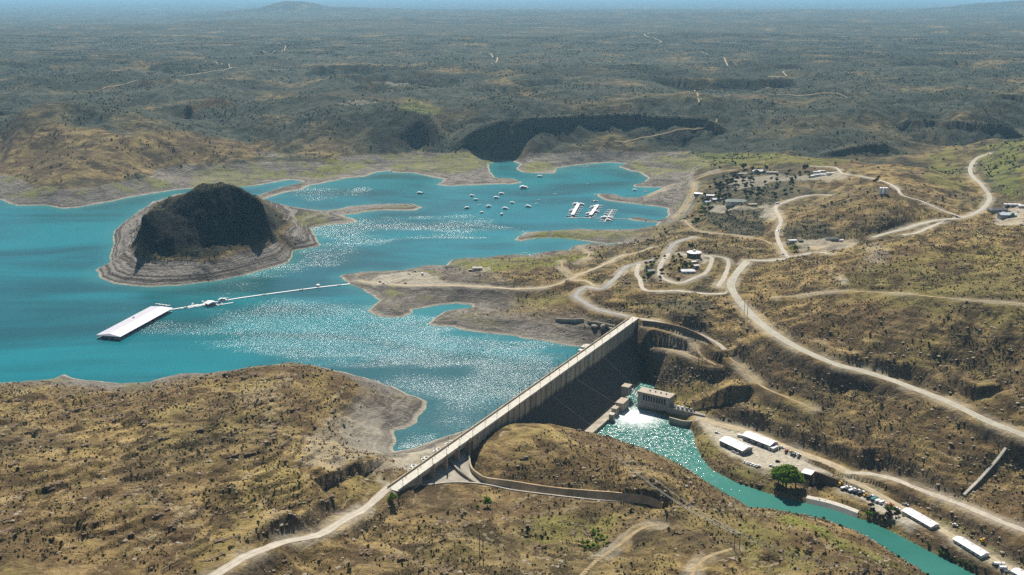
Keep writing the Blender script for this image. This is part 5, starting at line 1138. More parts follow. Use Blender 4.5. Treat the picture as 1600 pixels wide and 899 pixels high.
# ------------------------------------------------------------------ buildings
def bld(name, label, cat, c4, z, h, roof, wall, kd='flat', ndoor=2, nwin=4, group=None):
    """c4: near-left, near-right, far-right, far-left roof corners in pixels at height z + h"""
    q = [np.array(W(x, y, z + h)) for x, y in c4]; ctr = sum(q) / 4
    ax = (q[1] + q[2] - q[0] - q[3]) / 2; L = float(np.linalg.norm(ax)); rz = math.atan2(ax[1], ax[0]); nv = np.array([-math.sin(rz), math.cos(rz)])
    D = abs(float(((q[2] + q[3] - q[0] - q[1]) / 2) @ nv))
    return house(name, label, cat, ctr[0], ctr[1], z, rz, L, max(D, 4), h, roof, wall, kd, ndoor, nwin, group)
def house(name, label, cat, x, y, z, rz, L, D, h, roof, wall, kd='flat', ndoor=1, nwin=3, group=None):
    o = thing(name, label, cat, (x, y, z), rz, group)
    w = MB().box((0, 0, h / 2 - 2), (L, D, h + 4)).build('walls', M[wall], o)
    if kd == 'flat': r = MB().box((0, 0, h + .15), (L + .8, D + .8, .3)).build('roof', M[roof], o)
    elif kd == 'gable':
        r = MB(); rh = D * .16
        r.prism([(-D / 2 - .5, 0), (D / 2 + .5, 0), (0, rh)], -L / 2 - .5, L / 2 + .5); r.v = [(b, a, c + h) for a, b, c in r.v]; r = r.build('roof', M[roof], o)
    else: r = MB().add([(-L / 2 - .6, -D / 2 - .6, h), (L / 2 + .6, -D / 2 - .6, h), (L / 2 + .6, D / 2 + .6, h), (-L / 2 - .6, D / 2 + .6, h), (-L / 2 + D * .4, 0, h + D * .22), (L / 2 - D * .4, 0, h + D * .22)], [(0, 1, 5, 4), (1, 2, 5), (2, 3, 4, 5), (3, 0, 4), (3, 2, 1, 0)]).build('roof', M[roof], o)
    for k in range(ndoor):
        f = MB().box((L * (-.38 + .76 * (k + .5) / ndoor), -D / 2 - .06, min(h * .42, 1.6)), (2.6 if h > 4 else 1.1, .16, min(h * .8, 3.2))).build('door', M['dark'], o)
    for k in range(nwin): MB().box((L * (-.45 + .9 * (k + .5) / nwin), -D / 2 - .05, h * .68), (1.3, .14, .9)).build('window', M['glass'], o)
    MB().box((-L / 2 - .05, 0, 1.3), (.14, 1.2, 2.3)).build('door', M['grey'], o)
    if L > 20:
        for k in range(3): MB().box((L * (-.3 + .3 * k), D * .1, h + (.7 if kd == 'flat' else D * .14)), (.9, .9, .8)).build('roof_vent', M['grey'], r)
    return o
bld('metal_warehouse', 'white roofed long building nearest the river at the yard', 'warehouse', ((1125.5, 688), (1160, 705), (1176, 698.5), (1139, 682.5)), -24.5, 5.0, 'roof_w', 'stucco', 'gable', 2, 6)
bld('metal_warehouse', 'white roofed dark walled long building against the hillside at the yard', 'warehouse', ((1161, 680.5), (1205, 697), (1213, 690), (1172, 674)), -24.5, 5.0, 'roof_w', 'grey', 'gable', 3, 6)
bld('storage_shed', 'small white annex at the end of the hillside warehouse', 'shed', ((1202, 699), (1210, 702), (1214, 697), (1206, 694)), -24.5, 3.4, 'roof_w', 'offwhite', 'flat', 1, 1)
bld('metal_warehouse', 'long white warehouse below the truck row', 'warehouse', ((1412, 798), (1455.5, 825), (1467, 818), (1421, 794)), -24.5, 5.6, 'roof_w', 'offwhite', 'gable', 3, 6)
bld('metal_warehouse', 'long white warehouse second down the river road, with ribbed roof', 'warehouse', ((1491, 842), (1534, 870), (1545, 863), (1500, 838.5)), -24.5, 5.6, 'roof_w', 'white', 'gable', 3, 6)
bld('metal_warehouse', 'white warehouse cut off by the bottom right corner', 'warehouse', ((1581, 891.5), (1625, 918), (1636, 911), (1591, 888.5)), -24.5, 5.6, 'roof_w', 'white', 'gable', 3, 6)
bld('open_shed', 'white roofed open shed right of the big green tree', 'shed', ((1253, 739), (1268, 743), (1272, 736), (1257, 732)), -24.5, 4.2, 'roof_w', 'wood', 'flat', 1, 2)
def hs(name, label, cat, px, py, L, D, h, roof, wall, kd='gable', rz=0.1, group=None, nd=1, nw=3):
    x, y, z = hit(px, py); return house(name, label, cat, x, y + D / 2, z - .3, rz, L, D, h, roof, wall, kd, nd, nw, group)
hs('hall', 'long hall with grey green roof among the trees above the bay', 'hall', 1152, 319, 40, 16, 4.5, 'roof_g', 'offwhite', 'hip', -.08, None, 2, 6)
hs('cabin', 'pale roofed cabin left of the green roofed hall', 'cabin', 1120, 314, 18, 9, 3.2, 'roof_w', 'stucco', 'gable', .2)
hs('cabin', 'pale roofed cabin farthest left on the terrace above the bay', 'cabin', 1092, 305, 17, 8, 3.2, 'roof_w', 'stucco', 'gable', -.5)
hs('cabin', 'long pale cabin between the leftmost cabin and the hall', 'cabin', 1112, 308, 20, 8, 3.2, 'roof_w', 'stucco', 'gable', -.1)
hs('cabin', 'grey roofed cabin behind the dark trees left of the hall', 'cabin', 1106, 318, 15, 9, 3.2, 'roof_b', 'offwhite', 'gable', .6)
hs('cabin', 'tan cabin on the lot right of the hall', 'cabin', 1176, 322, 16, 8, 3.2, 'roof_t', 'stucco', 'gable', .1)
hs('house', 'white house on top of the wooded hill', 'house', 1187, 271, 26, 13, 4.5, 'roof_w', 'offwhite', 'hip', .05, None, 1, 5)
hs('house', 'long pale house right of the white hilltop house', 'house', 1207, 272, 24, 10, 3.8, 'roof_t', 'offwhite', 'gable', -.1, None, 1, 4)
hs('house', 'low house left of the white hilltop house', 'house', 1160, 274, 18, 9, 3.6, 'roof_t', 'stucco', 'gable', .1)
hs('house', 'tan house on the slope below the hilltop trees', 'house', 1147, 284, 15, 9, 3.6, 'roof_t', 'offwhite', 'gable', -.3)
for k, (px, py, rz, lb) in enumerate(((1277, 271, .1, 'at the left back of the trailer lot'), (1284, 269.5, .1, 'at the centre back of the trailer lot'), (1279, 275.5, -.1, 'at the left front of the trailer lot'), (1287, 275, .1, 'at the centre front of the trailer lot'), (1298, 273, .0, 'standing apart at the right of the trailer lot'), (1271, 277, .4, 'lowest on the lawn of the trailer lot'))):
    hs('mobile_home', 'white mobile home ' + lb, 'mobile home', px, py, 15, 6, 3.4, 'roof_w', 'white', 'flat', rz, 'mobile homes on the hill lot')
hs('mobile_home', 'white trailer behind the bright green tree by the highway', 'mobile home', 1239, 379, 13, 5, 3.4, 'roof_w', 'white', 'flat', .1)
hs('house', 'grey roofed house on the sandy lot by the highway', 'house', 1301, 377, 20, 9, 3.6, 'roof_d', 'stucco', 'hip', .15)
hs('storage_shed', 'small white shed right of the grey roofed house', 'shed', 1314, 378, 7, 5, 3, 'roof_w', 'white', 'gable', 0)
hs('storage_shed', 'small dark shed between the trailer and the grey roofed house', 'shed', 1252, 379, 7, 5, 3, 'roof_d', 'wood', 'gable', 0)
hs('house', 'grey roofed house left of the pale blue roof at the right edge', 'house', 1561, 332, 30, 14, 4.2, 'roof_d', 'stucco', 'hip', .15, None, 1, 5)
hs('house', 'house with pale blue roof and dark walls at the right edge', 'house', 1577, 340.5, 26, 16, 4.8, 'roof_b', 'grey', 'gable', -.1, None, 1, 4)
hs('mobile_home', 'long white trailer behind the houses at the right edge', 'mobile home', 1583, 322.5, 28, 7, 3.6, 'roof_w', 'white', 'flat', -.1)
hs('house', 'white building half out of frame at the right edge', 'house', 1601, 325, 20, 9, 3.8, 'roof_w', 'offwhite', 'gable', 0)
hs('bath_house', 'pale block house alone on the grassy peninsula', 'house', 746, 423, 15, 9, 4.0, 'roof_t', 'offwhite', 'flat', .05, None, 2, 2)
hs('storage_shed', 'tiny pale shed left of the peninsula block house', 'shed', 735, 424, 5, 4, 2.6, 'roof_t', 'offwhite', 'flat', .05)
hs('house', 'white roofed house inside the road loop', 'house', 1076, 428, 19, 10, 3.8, 'roof_w', 'white', 'hip', .05, None, 1, 4)
hs('storage_shed', 'small white shed on the lane inside the road loop, upper of two', 'shed', 1084, 412, 7, 5, 3, 'roof_w', 'white', 'gable', .3)
hs('storage_shed', 'small white shed on the lane inside the road loop, lower of two', 'shed', 1088, 418, 7, 5, 3, 'roof_w', 'white', 'gable', .3)
hs('cabin', 'green roofed cabin hidden in the shrubs left of the road loop', 'cabin', 1017, 427, 10, 8, 3.4, 'roof_g', 'wood', 'gable', .3)
# look-out building: round stone drum under a pale roof
x, y, z = hit(1086, 404); y += 10
o = thing('round_lookout', 'round dark stone building with pale domed roof on the hill in the road loop', 'round building', (x, y, z - .5), 0)
w = MB().cyl((0, 0, 0), 10, 7.0, 28, 9.7).build('wall', M['stone'], o, False)
for k in range(14):
    a_ = 2 * math.pi * k / 14 + .2; MB().box((10 * math.cos(a_), 10 * math.sin(a_), 4.4), (.5, 2.0, 2.6), a_).build('window', M['glass'], w)
MB().cyl((0, 0, 7.0), 10.8, .6, 28).cyl((0, 0, 7.6), 10.2, 1.3, 28, 4.0).build('roof', M['roof_w'], o); MB().cyl((0, 0, 8.8), 2.6, 2.2, 14, 2.2).build('lantern', M['offwhite'], o)
# water tanks
for k, (px, lb) in enumerate(((1376, 'left'), (1380.3, 'middle'), (1384.6, 'right'))):
    x, y, z = hit(px, 303)
    o = thing('water_tank', 'tall white water tank on the hilltop, %s of the three' % lb, 'water tank', (x, y, z - .5), .4 * k, 'three white water tanks')
    MB().cyl((0, 0, 0), 2.6, 11, 20).build('shell', M['white'], o, False); MB().cyl((0, 0, 11), 2.75, .9, 20, .5).build('cap', M['white'], o)
    MB().bar((0, -2.75, .3), (0, -2.75, 11.2), .12).build('ladder', M['grey'], o); MB().cyl((0, 0, -.2), 3.0, .8, 20).build('footing', M['concrete'], o)

# ------------------------------------------------------------------ power poles and lines
POLES = {'knoll': [(953, 727.5, 23, 'tallest pole on the knoll right of the spillway, left of three'), (963.5, 733, 21, 'middle pole of three on the knoll'), (973, 728, 24, 'right pole of three on the knoll')],
 'bank': [(1091, 572, 19, 'left pole of three on the slope above the powerhouse'), (1096.5, 575, 19, 'middle pole of three on the slope above the powerhouse'), (1103, 573, 22, 'right pole of three on the slope above the powerhouse')],
 'hill': [(1237, 438, 21, 'left pole of three on the brown hill right of the junction'), (1242.5, 440, 18, 'middle pole of three on the brown hill right of the junction'), (1249, 442, 24, 'right pole of three on the brown hill right of the junction')],
 'highway': [(1162.5, 492, 25, 'left pole of the pair beside the highway bend'), (1167.5, 495, 24, 'right pole of the pair beside the highway bend')], 'valley': [(749.5, 871, 40, 'left pole of the pair in the brushy valley below the spillway'), (755, 877, 40, 'right pole of the pair in the brushy valley below the spillway')],
 'ridge': [(1147, 859, 25, 'left pole of the pair on the foreground ridge'), (1155, 859, 25, 'right pole of the pair on the foreground ridge')], 'east': [(1536, 354, 18, 'single pole beside the road at the right edge')]}
TOPS = {}
for nm, lst in POLES.items():
    TOPS[nm] = []
    for px, py, hp, lb in lst:
        x, y, z = hit(px, py); D = math.sqrt(x * x + y * y + (CAM_H - z) ** 2); h = hp / FPX * D / 0.93
        o = thing('power_pole', 'dark wooden ' + lb.replace('tallest pole', 'pole'), 'power pole', (x, y, z - .8), .5, 'power poles')
        MB().cyl((0, 0, 0), .34, h + .8, 8, .22).build('pole', M['wood'], o); MB().box((0, 0, h - 1.0), (5.0, .35, .4)).build('crossarm', M['wood'], o)
        for q in (-2.1, 0, 2.1): MB().cyl((q, 0, h - .8), .16, .8, 6, .1).build('insulator', M['grey'], o)
        TOPS[nm].append((x, y, z + h - .2))
def cable(label, a, b, sag):
    n = 28; pts = [Vector(a).lerp(Vector(b), i / n) - Vector((0, 0, sag * 4 * (i / n) * (1 - i / n))) for i in range(n + 1)]
    mb = MB()
    for i in range(n): mb.bar(pts[i], pts[i + 1], .17, 4)
    tag(mb.build('power_cable', M['wire'], None), label, 'cable', 'power cables over the foreground ridge')
lastx = [(460, 470, 40), (466, 466, 41), (472, 462, 40)]
for k in range(3):
    a_ = TOPS['knoll'][k]; b_ = TOPS['ridge'][min(k, 1)]; b_ = (b_[0] + (0, 0, 2.0)[k], b_[1], b_[2] - (0, 0, .2)[k])
    cable('pale power cable from the knoll poles to the foreground ridge poles, %s of three' % ('lowest', 'middle', 'uppermost')[k], a_, b_, 7)
    e = W(1330 + 14 * k, 925 - 6 * k, 20); cable('pale power cable running on from the ridge poles past the frame, %s of three' % ('lowest', 'middle', 'uppermost')[k], b_, (e[0], e[1], 32), 4)
print('docks, vehicles, buildings, poles', round(time.time() - T0, 1))

# ------------------------------------------------------------------ vegetation and stones
def leaf_material(name, dark, light, seedscale=0.25):
    m, nt, b = mat(name); g = G(nt); p = g.pos(); n = g.noise(p, seedscale, 4, 0.6); n2 = g.noise(p, 1.6, 3, 0.6)
    oi = g.n('ShaderNodeObjectInfo').outputs['Random']
    c = g.mix(g.ramp(n, .3, .7), dark, light); c = g.mix(g.ramp(n2, .45, .7, 0, .6), c, tuple(x * .6 for x in dark)); c = g.mix(g.math('MULTIPLY', oi, .35), c, tuple(x * .75 for x in light))
    g.put(b.inputs['Base Color'], c); b.inputs['Roughness'].default_value = .8; b.inputs['Specular IOR Level'].default_value = .15
    tr = g.n('ShaderNodeBsdfTranslucent'); g.put(tr.inputs['Color'], c); ms = g.n('ShaderNodeMixShader'); ms.inputs[0].default_value = .42
    nt.links.new(b.outputs[0], ms.inputs[1]); nt.links.new(tr.outputs[0], ms.inputs[2]); nt.links.new(ms.outputs[0], nt.nodes['Material Output'].inputs['Surface'])
    return m
LEAF = {'green': leaf_material('bright_leaves', (.075, .150, .014), (.24, .38, .035)), 'dark': leaf_material('juniper_leaves', (.018, .026, .012), (.045, .055, .024)), 'brown': leaf_material('bare_brown_twigs', (.045, .034, .022), (.095, .074, .05)), 'olive': leaf_material('creosote_leaves', (.055, .058, .022), (.125, .12, .045)), 'straw': leaf_material('dry_grass', (.16, .13, .05), (.34, .28, .11))}
def foliage(mb, rx, ry, rz_, cz, n, ls, seed, lobes=7):
    r = np.random.default_rng(seed); cs = []
    for k in range(lobes):
        a_ = r.uniform(0, 2 * math.pi); q = r.uniform(.15, .62); cs.append((q * math.cos(a_), q * math.sin(a_), r.uniform(-.4, .55), r.uniform(.32, .58)))
    for i in range(n):
        cx, cy, cz_, cr = cs[i % lobes]; d = r.normal(size=3); d /= np.linalg.norm(d); q = cr * r.uniform(.55, 1.0)
        p = np.array([(cx + d[0] * q) * rx, (cy + d[1] * q) * ry, (cz_ + d[2] * q) * rz_ + cz])
        if p[2] < .05: p[2] = .05 + abs(r.normal()) * .1
        u = r.normal(size=3); u /= np.linalg.norm(u); w = np.cross(u, d + r.normal(size=3) * .5); w /= np.linalg.norm(w) + 1e-6; s_ = ls * r.uniform(.6, 1.35)
        mb.add([p - u * s_, p + w * s_ * .8, p + u * s_, p - w * s_ * .8], [(0, 1, 2, 3)])
    return mb
def tree_proto(kd, H_, Rr, leaf, seed, n=420):
    o = thing(kd, 'x', 'tree'); mb = MB(); r = np.random.default_rng(seed)
    mb.cyl((0, 0, -.6), .045 * H_, H_ * .5, 8, .028 * H_)
    for k in range(5):
        a_ = 2 * math.pi * k / 5 + r.uniform(0, 1); mb.bar((0, 0, H_ * r.uniform(.22, .42)), (Rr * .55 * math.cos(a_), Rr * .55 * math.sin(a_), H_ * r.uniform(.55, .8)), .014 * H_, 5)
    mb.build('trunk', M['bark'], o)
    foliage(MB(), Rr, Rr, H_ * .42, H_ * .60, n, Rr * (.17 if n < 1000 else .10), seed, 7 if n < 1000 else 16).build('crown', leaf, o); return o
TP = {'green': [tree_proto('broadleaf_tree', 10, 5, LEAF['green'], s) for s in (1, 2)], 'dark': [tree_proto('evergreen_tree', 9, 4.2, LEAF['dark'], s) for s in (3, 4)], 'brown': [tree_proto('bare_tree', 8, 4.5, LEAF['brown'], s) for s in (5, 6)]}
BT = tree_proto('cottonwood_tree', 24, 14.5, LEAF['green'], 21, 3200)
x, y, z = hit(1228, 764); dup(BT, 'big bright green cottonwood on the river bank beside the yard', (x, y, z), .3, 'cottonwoods by the yard', 1.0)
x, y, z = hit(1216, 757); dup(BT, 'smaller green cottonwood leaning out of the left of the big one', (x, y, z), 1.9, 'cottonwoods by the yard', .72)
x, y, z = hit(1243, 762); dup(BT, 'smaller green cottonwood at the right of the big one', (x, y, z), 3.0, 'cottonwoods by the yard', .70)
drop(BT)
def plant(kd, px, py, label, sc=1.0, group=None):
    x, y, z = hit(px, py); return dup(random.choice(TP[kd]), label, (x, y, z - .1), random.uniform(0, 6), group, sc * random.uniform(.85, 1.15))
SPEC = [('green', 1243, 394, 1.15, 'bright green round tree at the highway junction'), ('green', 1263, 390, .5, 'small green tree right of the bright round tree'), ('dark', 1574, 329, 1.15, 'dark tree between the two roofs at the right edge'), ('green', 1582, 340, .95, 'green tree at the corner of the pale blue roof'), ('dark', 1568, 338, .8, 'dark tree left of the pale blue roof'), ('green', 1264, 277, .8, 'bright green tree at the left of the mobile homes'), ('dark', 1258, 268, 1.6, 'tall dark tree left of the mobile homes'), ('dark', 1370, 285, 1.1, 'dark tree by the road above the water tanks'), ('dark', 1366, 287, .9, 'second dark tree by the road above the water tanks'),
 ('green', 762, 793, .95, 'round dark green tree on the slope below the spillway chute'), ('green', 614, 785, .8, 'green tree at the foot of the dam road end'), ('green', 746, 795, .5, 'low green bush left of the round tree below the chute'), ('dark', 1079, 390, 1.1, 'dark tree against the round look-out'), ('green', 1123, 312, 1.0, 'green tree left of the green roofed hall'), ('green', 1167, 313, 1.1, 'green tree at the right end of the green roofed hall'), ('green', 1105, 322, .9, 'green tree below the grey roofed cabin'), ('green', 1305, 258, .9, 'pale green tree beyond the trailer lot'), ('dark', 1162, 266, 1.7, 'tall dark tree on the skyline of the wooded hill'), ('dark', 1176, 268, 1.2, 'dark tree left of the white hilltop house'), ('dark', 1197, 267, 1.2, 'dark tree right of the white hilltop house')]
for kd, px, py, sc, lb in SPEC: plant(kd, px, py, lb, sc)
def scatter(poly, n, kds, label, group, sc=1.0):
    P = pairs(poly); xs0 = [p[0] for p in P]; ys0 = [p[1] for p in P]; k = 0
    while k < n:
        px, py = random.uniform(min(xs0), max(xs0)), random.uniform(min(ys0), max(ys0))
        if not inside(np.array([px]), np.array([py]), P)[0]: continue
        kd = random.choice(kds); plant(kd, px, py, label[kd], sc, group); k += 1
scatter('1095 320 1110 285 1140 272 1170 292 1210 296 1240 300 1215 308 1190 312 1165 308 1130 312', 62, ['dark', 'brown', 'dark'], {'dark': 'dark evergreen among the trees above the green roofed hall', 'brown': 'bare brown tree among the trees above the green roofed hall'}, 'trees on the wooded hill above the bay', 1.0)
scatter('1135 275 1160 266 1220 268 1255 272 1240 290 1180 290', 26, ['dark', 'brown'], {'dark': 'dark evergreen on the top of the wooded hill', 'brown': 'bare brown tree on the top of the wooded hill'}, 'trees on the wooded hill top', .95)
scatter('1075 350 1090 325 1110 318 1100 340 1085 356', 12, ['green', 'dark'], {'green': 'green tree at the shore end of the wooded hill', 'dark': 'dark tree at the shore end of the wooded hill'}, 'trees at the shore end of the wooded hill', .9)
scatter('1000 445 1002 420 1020 405 1040 400 1045 410 1035 432 1030 445', 16, ['dark', 'dark', 'green'], {'dark': 'dark bushy tree in the thicket left of the road loop', 'green': 'green tree in the thicket left of the road loop'}, 'trees in the thicket left of the road loop', .65)
scatter('1045 425 1048 402 1062 400 1080 412 1086 420 1060 432', 16, ['dark', 'green', 'dark'], {'dark': 'dark bushy tree inside the road loop', 'green': 'green tree inside the road loop'}, 'trees inside the road loop', .65)
scatter('1345 800 1360 790 1400 800 1410 812 1395 818 1360 812', 16, ['dark', 'brown', 'green'], {'dark': 'dark tree on the river bank below the truck row', 'brown': 'bare tree on the river bank below the truck row', 'green': 'green tree on the river bank below the truck row'}, 'trees on the river bank below the truck row', .6)
scatter('1435 845 1480 868 1540 896 1560 899 1500 884 1455 858', 18, ['green', 'dark'], {'green': 'green bush on the river bank by the second warehouse', 'dark': 'dark bush on the river bank by the second warehouse'}, 'bushes along the lower river bank', .42)
scatter('905 862 915 840 935 828 952 836 948 855 925 866', 14, ['green'], {'green': 'bright green bush in the gully of the foreground hills'}, 'bright bushes in the foreground gully', .42)
for l_ in TP.values():
    for p_ in l_: drop(p_)

# desert shrubs: the 300 that show largest are individuals, the rest one mass
def shrub_mesh(name, leaf, seed, n=34, flat=.55):
    o = foliage(MB(), 1.0, 1.0, flat, flat * .8, n, .30, seed, 5).build(name, leaf); me = o.data; bpy.data.objects.remove(o); return me
SH = {'dark': [shrub_mesh('juniper_bush', LEAF['dark'], s, 40, .75) for s in (31, 32)], 'olive': [shrub_mesh('creosote_bush', LEAF['olive'], s) for s in (33, 34)], 'straw': [shrub_mesh('grass_tuft', LEAF['straw'], s, 26, .4) for s in (35,)], 'green': [shrub_mesh('green_bush', LEAF['green'], s) for s in (36,)]}
def boulder_mesh(name, seed):
    bm = bmesh.new(); bmesh.ops.create_icosphere(bm, subdivisions=2, radius=1.0); r = np.random.default_rng(seed); ph = r.uniform(0, 6, 6)
    for v in bm.verts:
        c = v.co; k = 1 + .22 * math.sin(2.3 * c.x + ph[0]) + .18 * math.sin(3.1 * c.y + ph[1]) + .15 * math.sin(3.7 * c.z + ph[2]); v.co = Vector((c.x * k * 1.2, c.y * k, max(c.z * k * .7, -.3)))
    me = bpy.data.meshes.new(name); bm.to_mesh(me); bm.free(); me.materials.append(M['boulder']); return me
BO = [boulder_mesh('boulder', s) for s in (1, 2)]
for k, (px, py, s_) in enumerate(((931, 511, 4.2), (942, 512.5, 4.8), (954, 514, 3.6))):
    x, y, z = hit(px, py); o = bpy.data.objects.new('boulder', BO[k % 2]); COL.objects.link(o); o.location = (x, y, z + .5); o.scale = (s_, s_ * .8, s_); o.rotation_euler = (0, 0, k)
    tag(o, 'pale boulder heap on the bank by the dam end, %s of three' % ('left', 'middle', 'right')[k], 'boulder', 'pale boulder heaps by the dam end')
# free ground test
WG = WGT
def sample_ground(n, y0, y1, umax=.62):
    """points spread evenly over the ground between two distances"""
    y = np.sqrt(RNG.uniform(y0 * y0, y1 * y1, n)); u = RNG.uniform(-umax, umax, n); x = u * y
    r = np.clip(np.searchsorted(YY, y), 0, NR - 1); c = np.clip(np.searchsorted(UU, u), 0, NC - 1)
    ok = (~in_lake[r, c]) & (~in_riv[r, c]) & (WG[r, c] < .55) & (dirt[r, c] < .4) & (d_lake[r, c] > 4)
    t_, n_ = dam_tn(x, y); ok &= ~((t_ > -6) & (t_ < DL + 6) & (n_ > -18) & (n_ < 50))
    ok &= ~inside(x, y, ring_sp)
    return x[ok], y[ok], r[ok], c[ok]
gradY = np.gradient(H, axis=0) / np.gradient(YY)[:, None]
def mass(name, label, meshes, pts, sc):
    """one object: points carrying a size and a turn, each showing one bush or stone"""
    x, y = pts; z = hgt(x, y)
    me = bpy.data.meshes.new(name + '_points'); me.vertices.add(len(x)); me.vertices.foreach_set('co', np.stack([x, y, z - .05], 1).astype(np.float32).ravel())
    at = me.attributes.new('size', 'FLOAT', 'POINT'); at.data.foreach_set('value', sc.astype(np.float32))
    at = me.attributes.new('turn', 'FLOAT', 'POINT'); at.data.foreach_set('value', RNG.uniform(0, 6.28, len(x)).astype(np.float32))
    o = bpy.data.objects.new(name, me); COL.objects.link(o); kind(o, 'stuff', label)
    ng = bpy.data.node_groups.new(name, 'GeometryNodeTree'); ng.interface.new_socket('Geometry', in_out='INPUT', socket_type='NodeSocketGeometry'); ng.interface.new_socket('Geometry', in_out='OUTPUT', socket_type='NodeSocketGeometry')
    N = ng.nodes; L = ng.links; gi = N.new('NodeGroupInput'); go = N.new('NodeGroupOutput')
    src = meshes[0]
    holder = bpy.data.objects.new(name + '_shape', src)
    oi = N.new('GeometryNodeObjectInfo'); oi.inputs['Object'].default_value = holder; oi.inputs['As Instance'].default_value = True
    ip = N.new('GeometryNodeInstanceOnPoints'); L.new(gi.outputs[0], ip.inputs['Points']); L.new(oi.outputs['Geometry'], ip.inputs['Instance'])
    sa_ = N.new('GeometryNodeInputNamedAttribute'); sa_.data_type = 'FLOAT'; sa_.inputs[0].default_value = 'size'; L.new(sa_.outputs[0], ip.inputs['Scale'])
    ta_ = N.new('GeometryNodeInputNamedAttribute'); ta_.data_type = 'FLOAT'; ta_.inputs[0].default_value = 'turn'; cx_ = N.new('ShaderNodeCombineXYZ'); L.new(ta_.outputs[0], cx_.inputs[2]); L.new(cx_.outputs[0], ip.inputs['Rotation'])
    L.new(ip.outputs[0], go.inputs[0]); md = o.modifiers.new('scatter', 'NODES'); md.node_group = ng
    return o
def lognorm(n, m, s): return m * np.exp(RNG.normal(0, s, n))
def thin(P, prob):
    k = RNG.random(len(P[0])) < prob; return tuple(a[k] for a in P)
def pick(n, y0, y1, f):
    P = sample_ground(n, y0, y1); r, c = P[2], P[3]; return thin(P, np.clip(f(P[0], P[1], r, c), 0, 1))
cl = lambda x, y, s, sd: sstep(fbm(x, y, s, 4, sd, .62), -.12, .55)
# near hills
A = pick(120000, 600, 1750, lambda x, y, r, c: (1 - ring[r, c]) * (.25 + .75 * cl(x, y, 70, 301)))
mass('creosote_scrub', 'olive scrub bushes peppering the near brown hills', SH['olive'], A[:2], lognorm(len(A[0]), .85, .35))
A = pick(70000, 600, 1500, lambda x, y, r, c: (1 - ring[r, c]) * cl(x, y, 50, 311))
mass('dry_grass_tufts', 'straw coloured grass tufts on the near hills', SH['straw'], A[:2], lognorm(len(A[0]), .7, .3))
A = pick(12000, 600, 1900, lambda x, y, r, c: (1 - ring[r, c]) * (.12 + .88 * cl(x, y, 120, 321)) * .8)
order = np.argsort(A[1] / lognorm(len(A[0]), 1, .25)); A = tuple(a[order] for a in A); sz = lognorm(len(A[0]), 1.25, .32)
lead = 300
nz = hgt(A[0], A[1])
LABS = ('dark juniper bush on the brown hillside in the left foreground', 'dark juniper bush in the valley or ridge below the spillway chute', 'dark juniper bush on the hill at the right foreground by the river')
for i in range(lead):
    o = bpy.data.objects.new('juniper_bush', SH['dark'][i % 2]); COL.objects.link(o); o.location = (A[0][i], A[1][i], nz[i] - .1); s_ = max(float(sz[i]), 1.2); o.scale = (s_, s_, s_); o.rotation_euler = (0, 0, random.uniform(0, 6))
    u_ = A[0][i] / A[1][i]; tag(o, LABS[0] if u_ < -.14 else (LABS[1] if u_ < .14 else LABS[2]), 'bush', 'juniper bushes on the foreground hills')
mass('juniper_scrub', 'dark juniper bushes dotted over the near and middle hills', [SH['dark'][0]], (A[0][lead:], A[1][lead:]), sz[lead:])
A = pick(150000, 1700, 7500, lambda x, y, r, c: (1 - ring[r, c]) * (.10 + .9 * cl(x, y, 260, 331)) * (.35 + .65 * cover[r, c]))
mass('far_juniper_scrub', 'dark juniper scrub speckling the hills beyond the lake', [SH['dark'][1]], A[:2], lognorm(len(A[0]), 2.0, .3))
A = pick(26000, 1000, 1900, lambda x, y, r, c: (cover[r, c] > .55) * .9)
mass('thicket', 'brown and olive thicket on the slopes round the road loop', SH['olive'], A[:2], lognorm(len(A[0]), 1.5, .3))
A = pick(9000, 600, 3200, lambda x, y, r, c: np.clip(green[r, c] * 1.2 - .3, 0, 1) * cl(x, y, 60, 341) * (y < 1400))
mass('green_scrub', 'fresh green bushes in the damp gullies and by the river', SH['green'], A[:2], lognorm(len(A[0]), .95, .35))
A = pick(110000, 600, 1900, lambda x, y, r, c: (basalt[r, c] < .2) * (1 - .85 * ring[r, c]) * np.clip(.10 + np.abs(gradY[r, c]) * 1.3 - .2, .04, 1) * (.4 + .6 * cl(x, y, 40, 351)))
mass('stones', 'pale stones and boulders strewn over the slopes', BO, A[:2], np.minimum(lognorm(len(A[0]), .55, .5), 1.7))
def slab_mesh(name, seed):
    r = np.random.default_rng(seed); bm = bmesh.new(); bmesh.ops.create_cube(bm, size=1.0); bmesh.ops.subdivide_edges(bm, edges=bm.edges[:], cuts=2, use_grid_fill=True)
    for v in bm.verts: v.co = Vector((v.co.x * 3.6 + r.normal() * .22, v.co.y * 1.7 + r.normal() * .25, v.co.z * 1.15 + r.normal() * .14))
    me = bpy.data.meshes.new(name); bm.to_mesh(me); bm.free(); me.materials.append(M['ledge']); return me
M['ledge'] = simple('brown_ledge_rock', (0.20, 0.14, 0.085), .95, .45, .5)
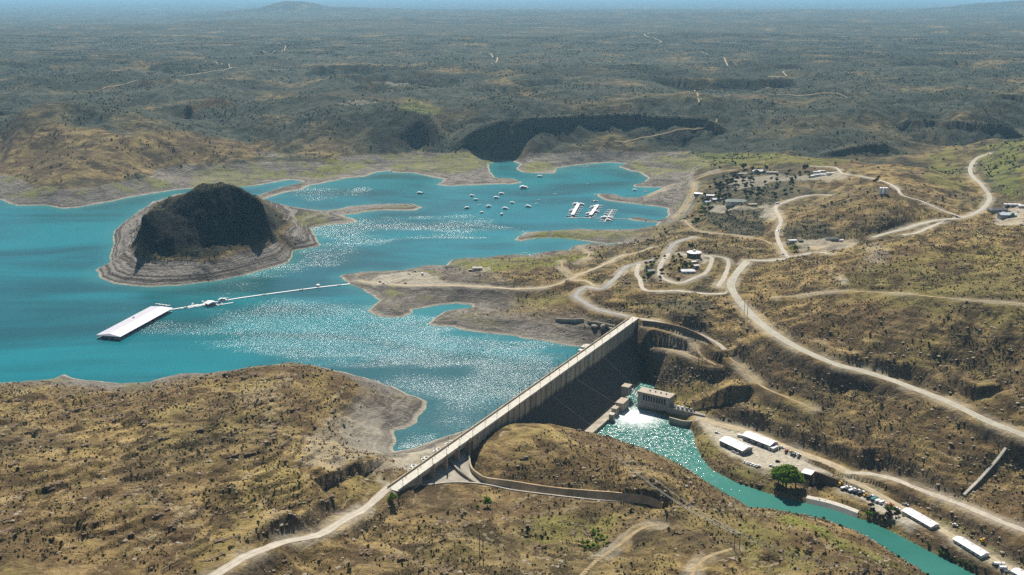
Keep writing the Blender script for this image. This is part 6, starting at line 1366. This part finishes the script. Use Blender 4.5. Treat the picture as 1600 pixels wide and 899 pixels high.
# beds of hard rock crop out in broken lines across the slopes
P_ = sample_ground(900000, 600, 1500); x_, y_, r_, c_ = P_
s1 = np.where(x_ < -30, (H[r_, c_] - .13 * x_ + .19 * y_ + 1.6 * fbm(x_, y_, 70, 4, 90)) / 5.2, (H[r_, c_] - .05 * x_ + .06 * y_ + 1.6 * fbm(x_, y_, 70, 4, 90)) / 5.0)
f_ = s1 - np.floor(s1); bed = np.floor(s1)
keepb = (np.abs(f_ - .9) < .05) & (ring[r_, c_] < .3) & (fbm(x_ + 37 * bed, y_ - 21 * bed, 60, 4, 371, .6) > .12) & (RNG.random(len(x_)) < .55)
A = tuple(a[keepb] for a in P_)
o_ = mass('rock_ledges', 'broken brown rock ledges cropping out in lines across the near slopes', [slab_mesh('ledge', 5)], A[:2], lognorm(len(A[0]), .62, .4))
tv_ = np.where(A[0] < -30, .60, .65) + RNG.normal(0, .35, len(A[0])); o_.data.attributes['turn'].data.foreach_set('value', tv_.astype(np.float32))
print('ledge stones', len(A[0]))
A = pick(14000, 1500, 3400, lambda x, y, r, c: ring[r, c] * (.2 + .8 * cl(x, y, 60, 361)))
mass('shore_rocks', 'pale rocks left bare on the drawn down shore', [BO[1]], A[:2], np.minimum(lognorm(len(A[0]), .75, .5), 1.8))
print('vegetation', round(time.time() - T0, 1))

# ------------------------------------------------------------------ haze: the desert air between here and the horizon
def haze_box():
    x0, x1, y0, y1, z0, z1 = -80000, 80000, -3000, 76000, float(H.min()) - 60, 560
    v = [(x0, y0, z0), (x1, y0, z0), (x1, y1, z0), (x0, y1, z0), (x0, y0, z1), (x1, y0, z1), (x1, y1, z1), (x0, y1, z1)]
    f = [(0, 3, 2, 1), (4, 5, 6, 7), (0, 1, 5, 4), (1, 2, 6, 5), (2, 3, 7, 6), (3, 0, 4, 7)]
    m = bpy.data.materials.new('haze'); m.use_nodes = True; nt = m.node_tree
    nt.nodes.remove(nt.nodes['Principled BSDF'])
    pv = nt.nodes.new('ShaderNodeVolumePrincipled'); pv.inputs['Color'].default_value = (0.37, 0.71, 1.0, 1.0)
    pv.inputs['Density'].default_value = 3.1e-5; pv.inputs['Anisotropy'].default_value = 0.2
    nt.links.new(pv.outputs['Volume'], nt.nodes['Material Output'].inputs['Volume'])
    o = mesh_ob('haze', v, f, m); kind(o, 'stuff', 'blue haze over the far desert plain')
haze_box()
print('done', round(time.time() - T0, 1))
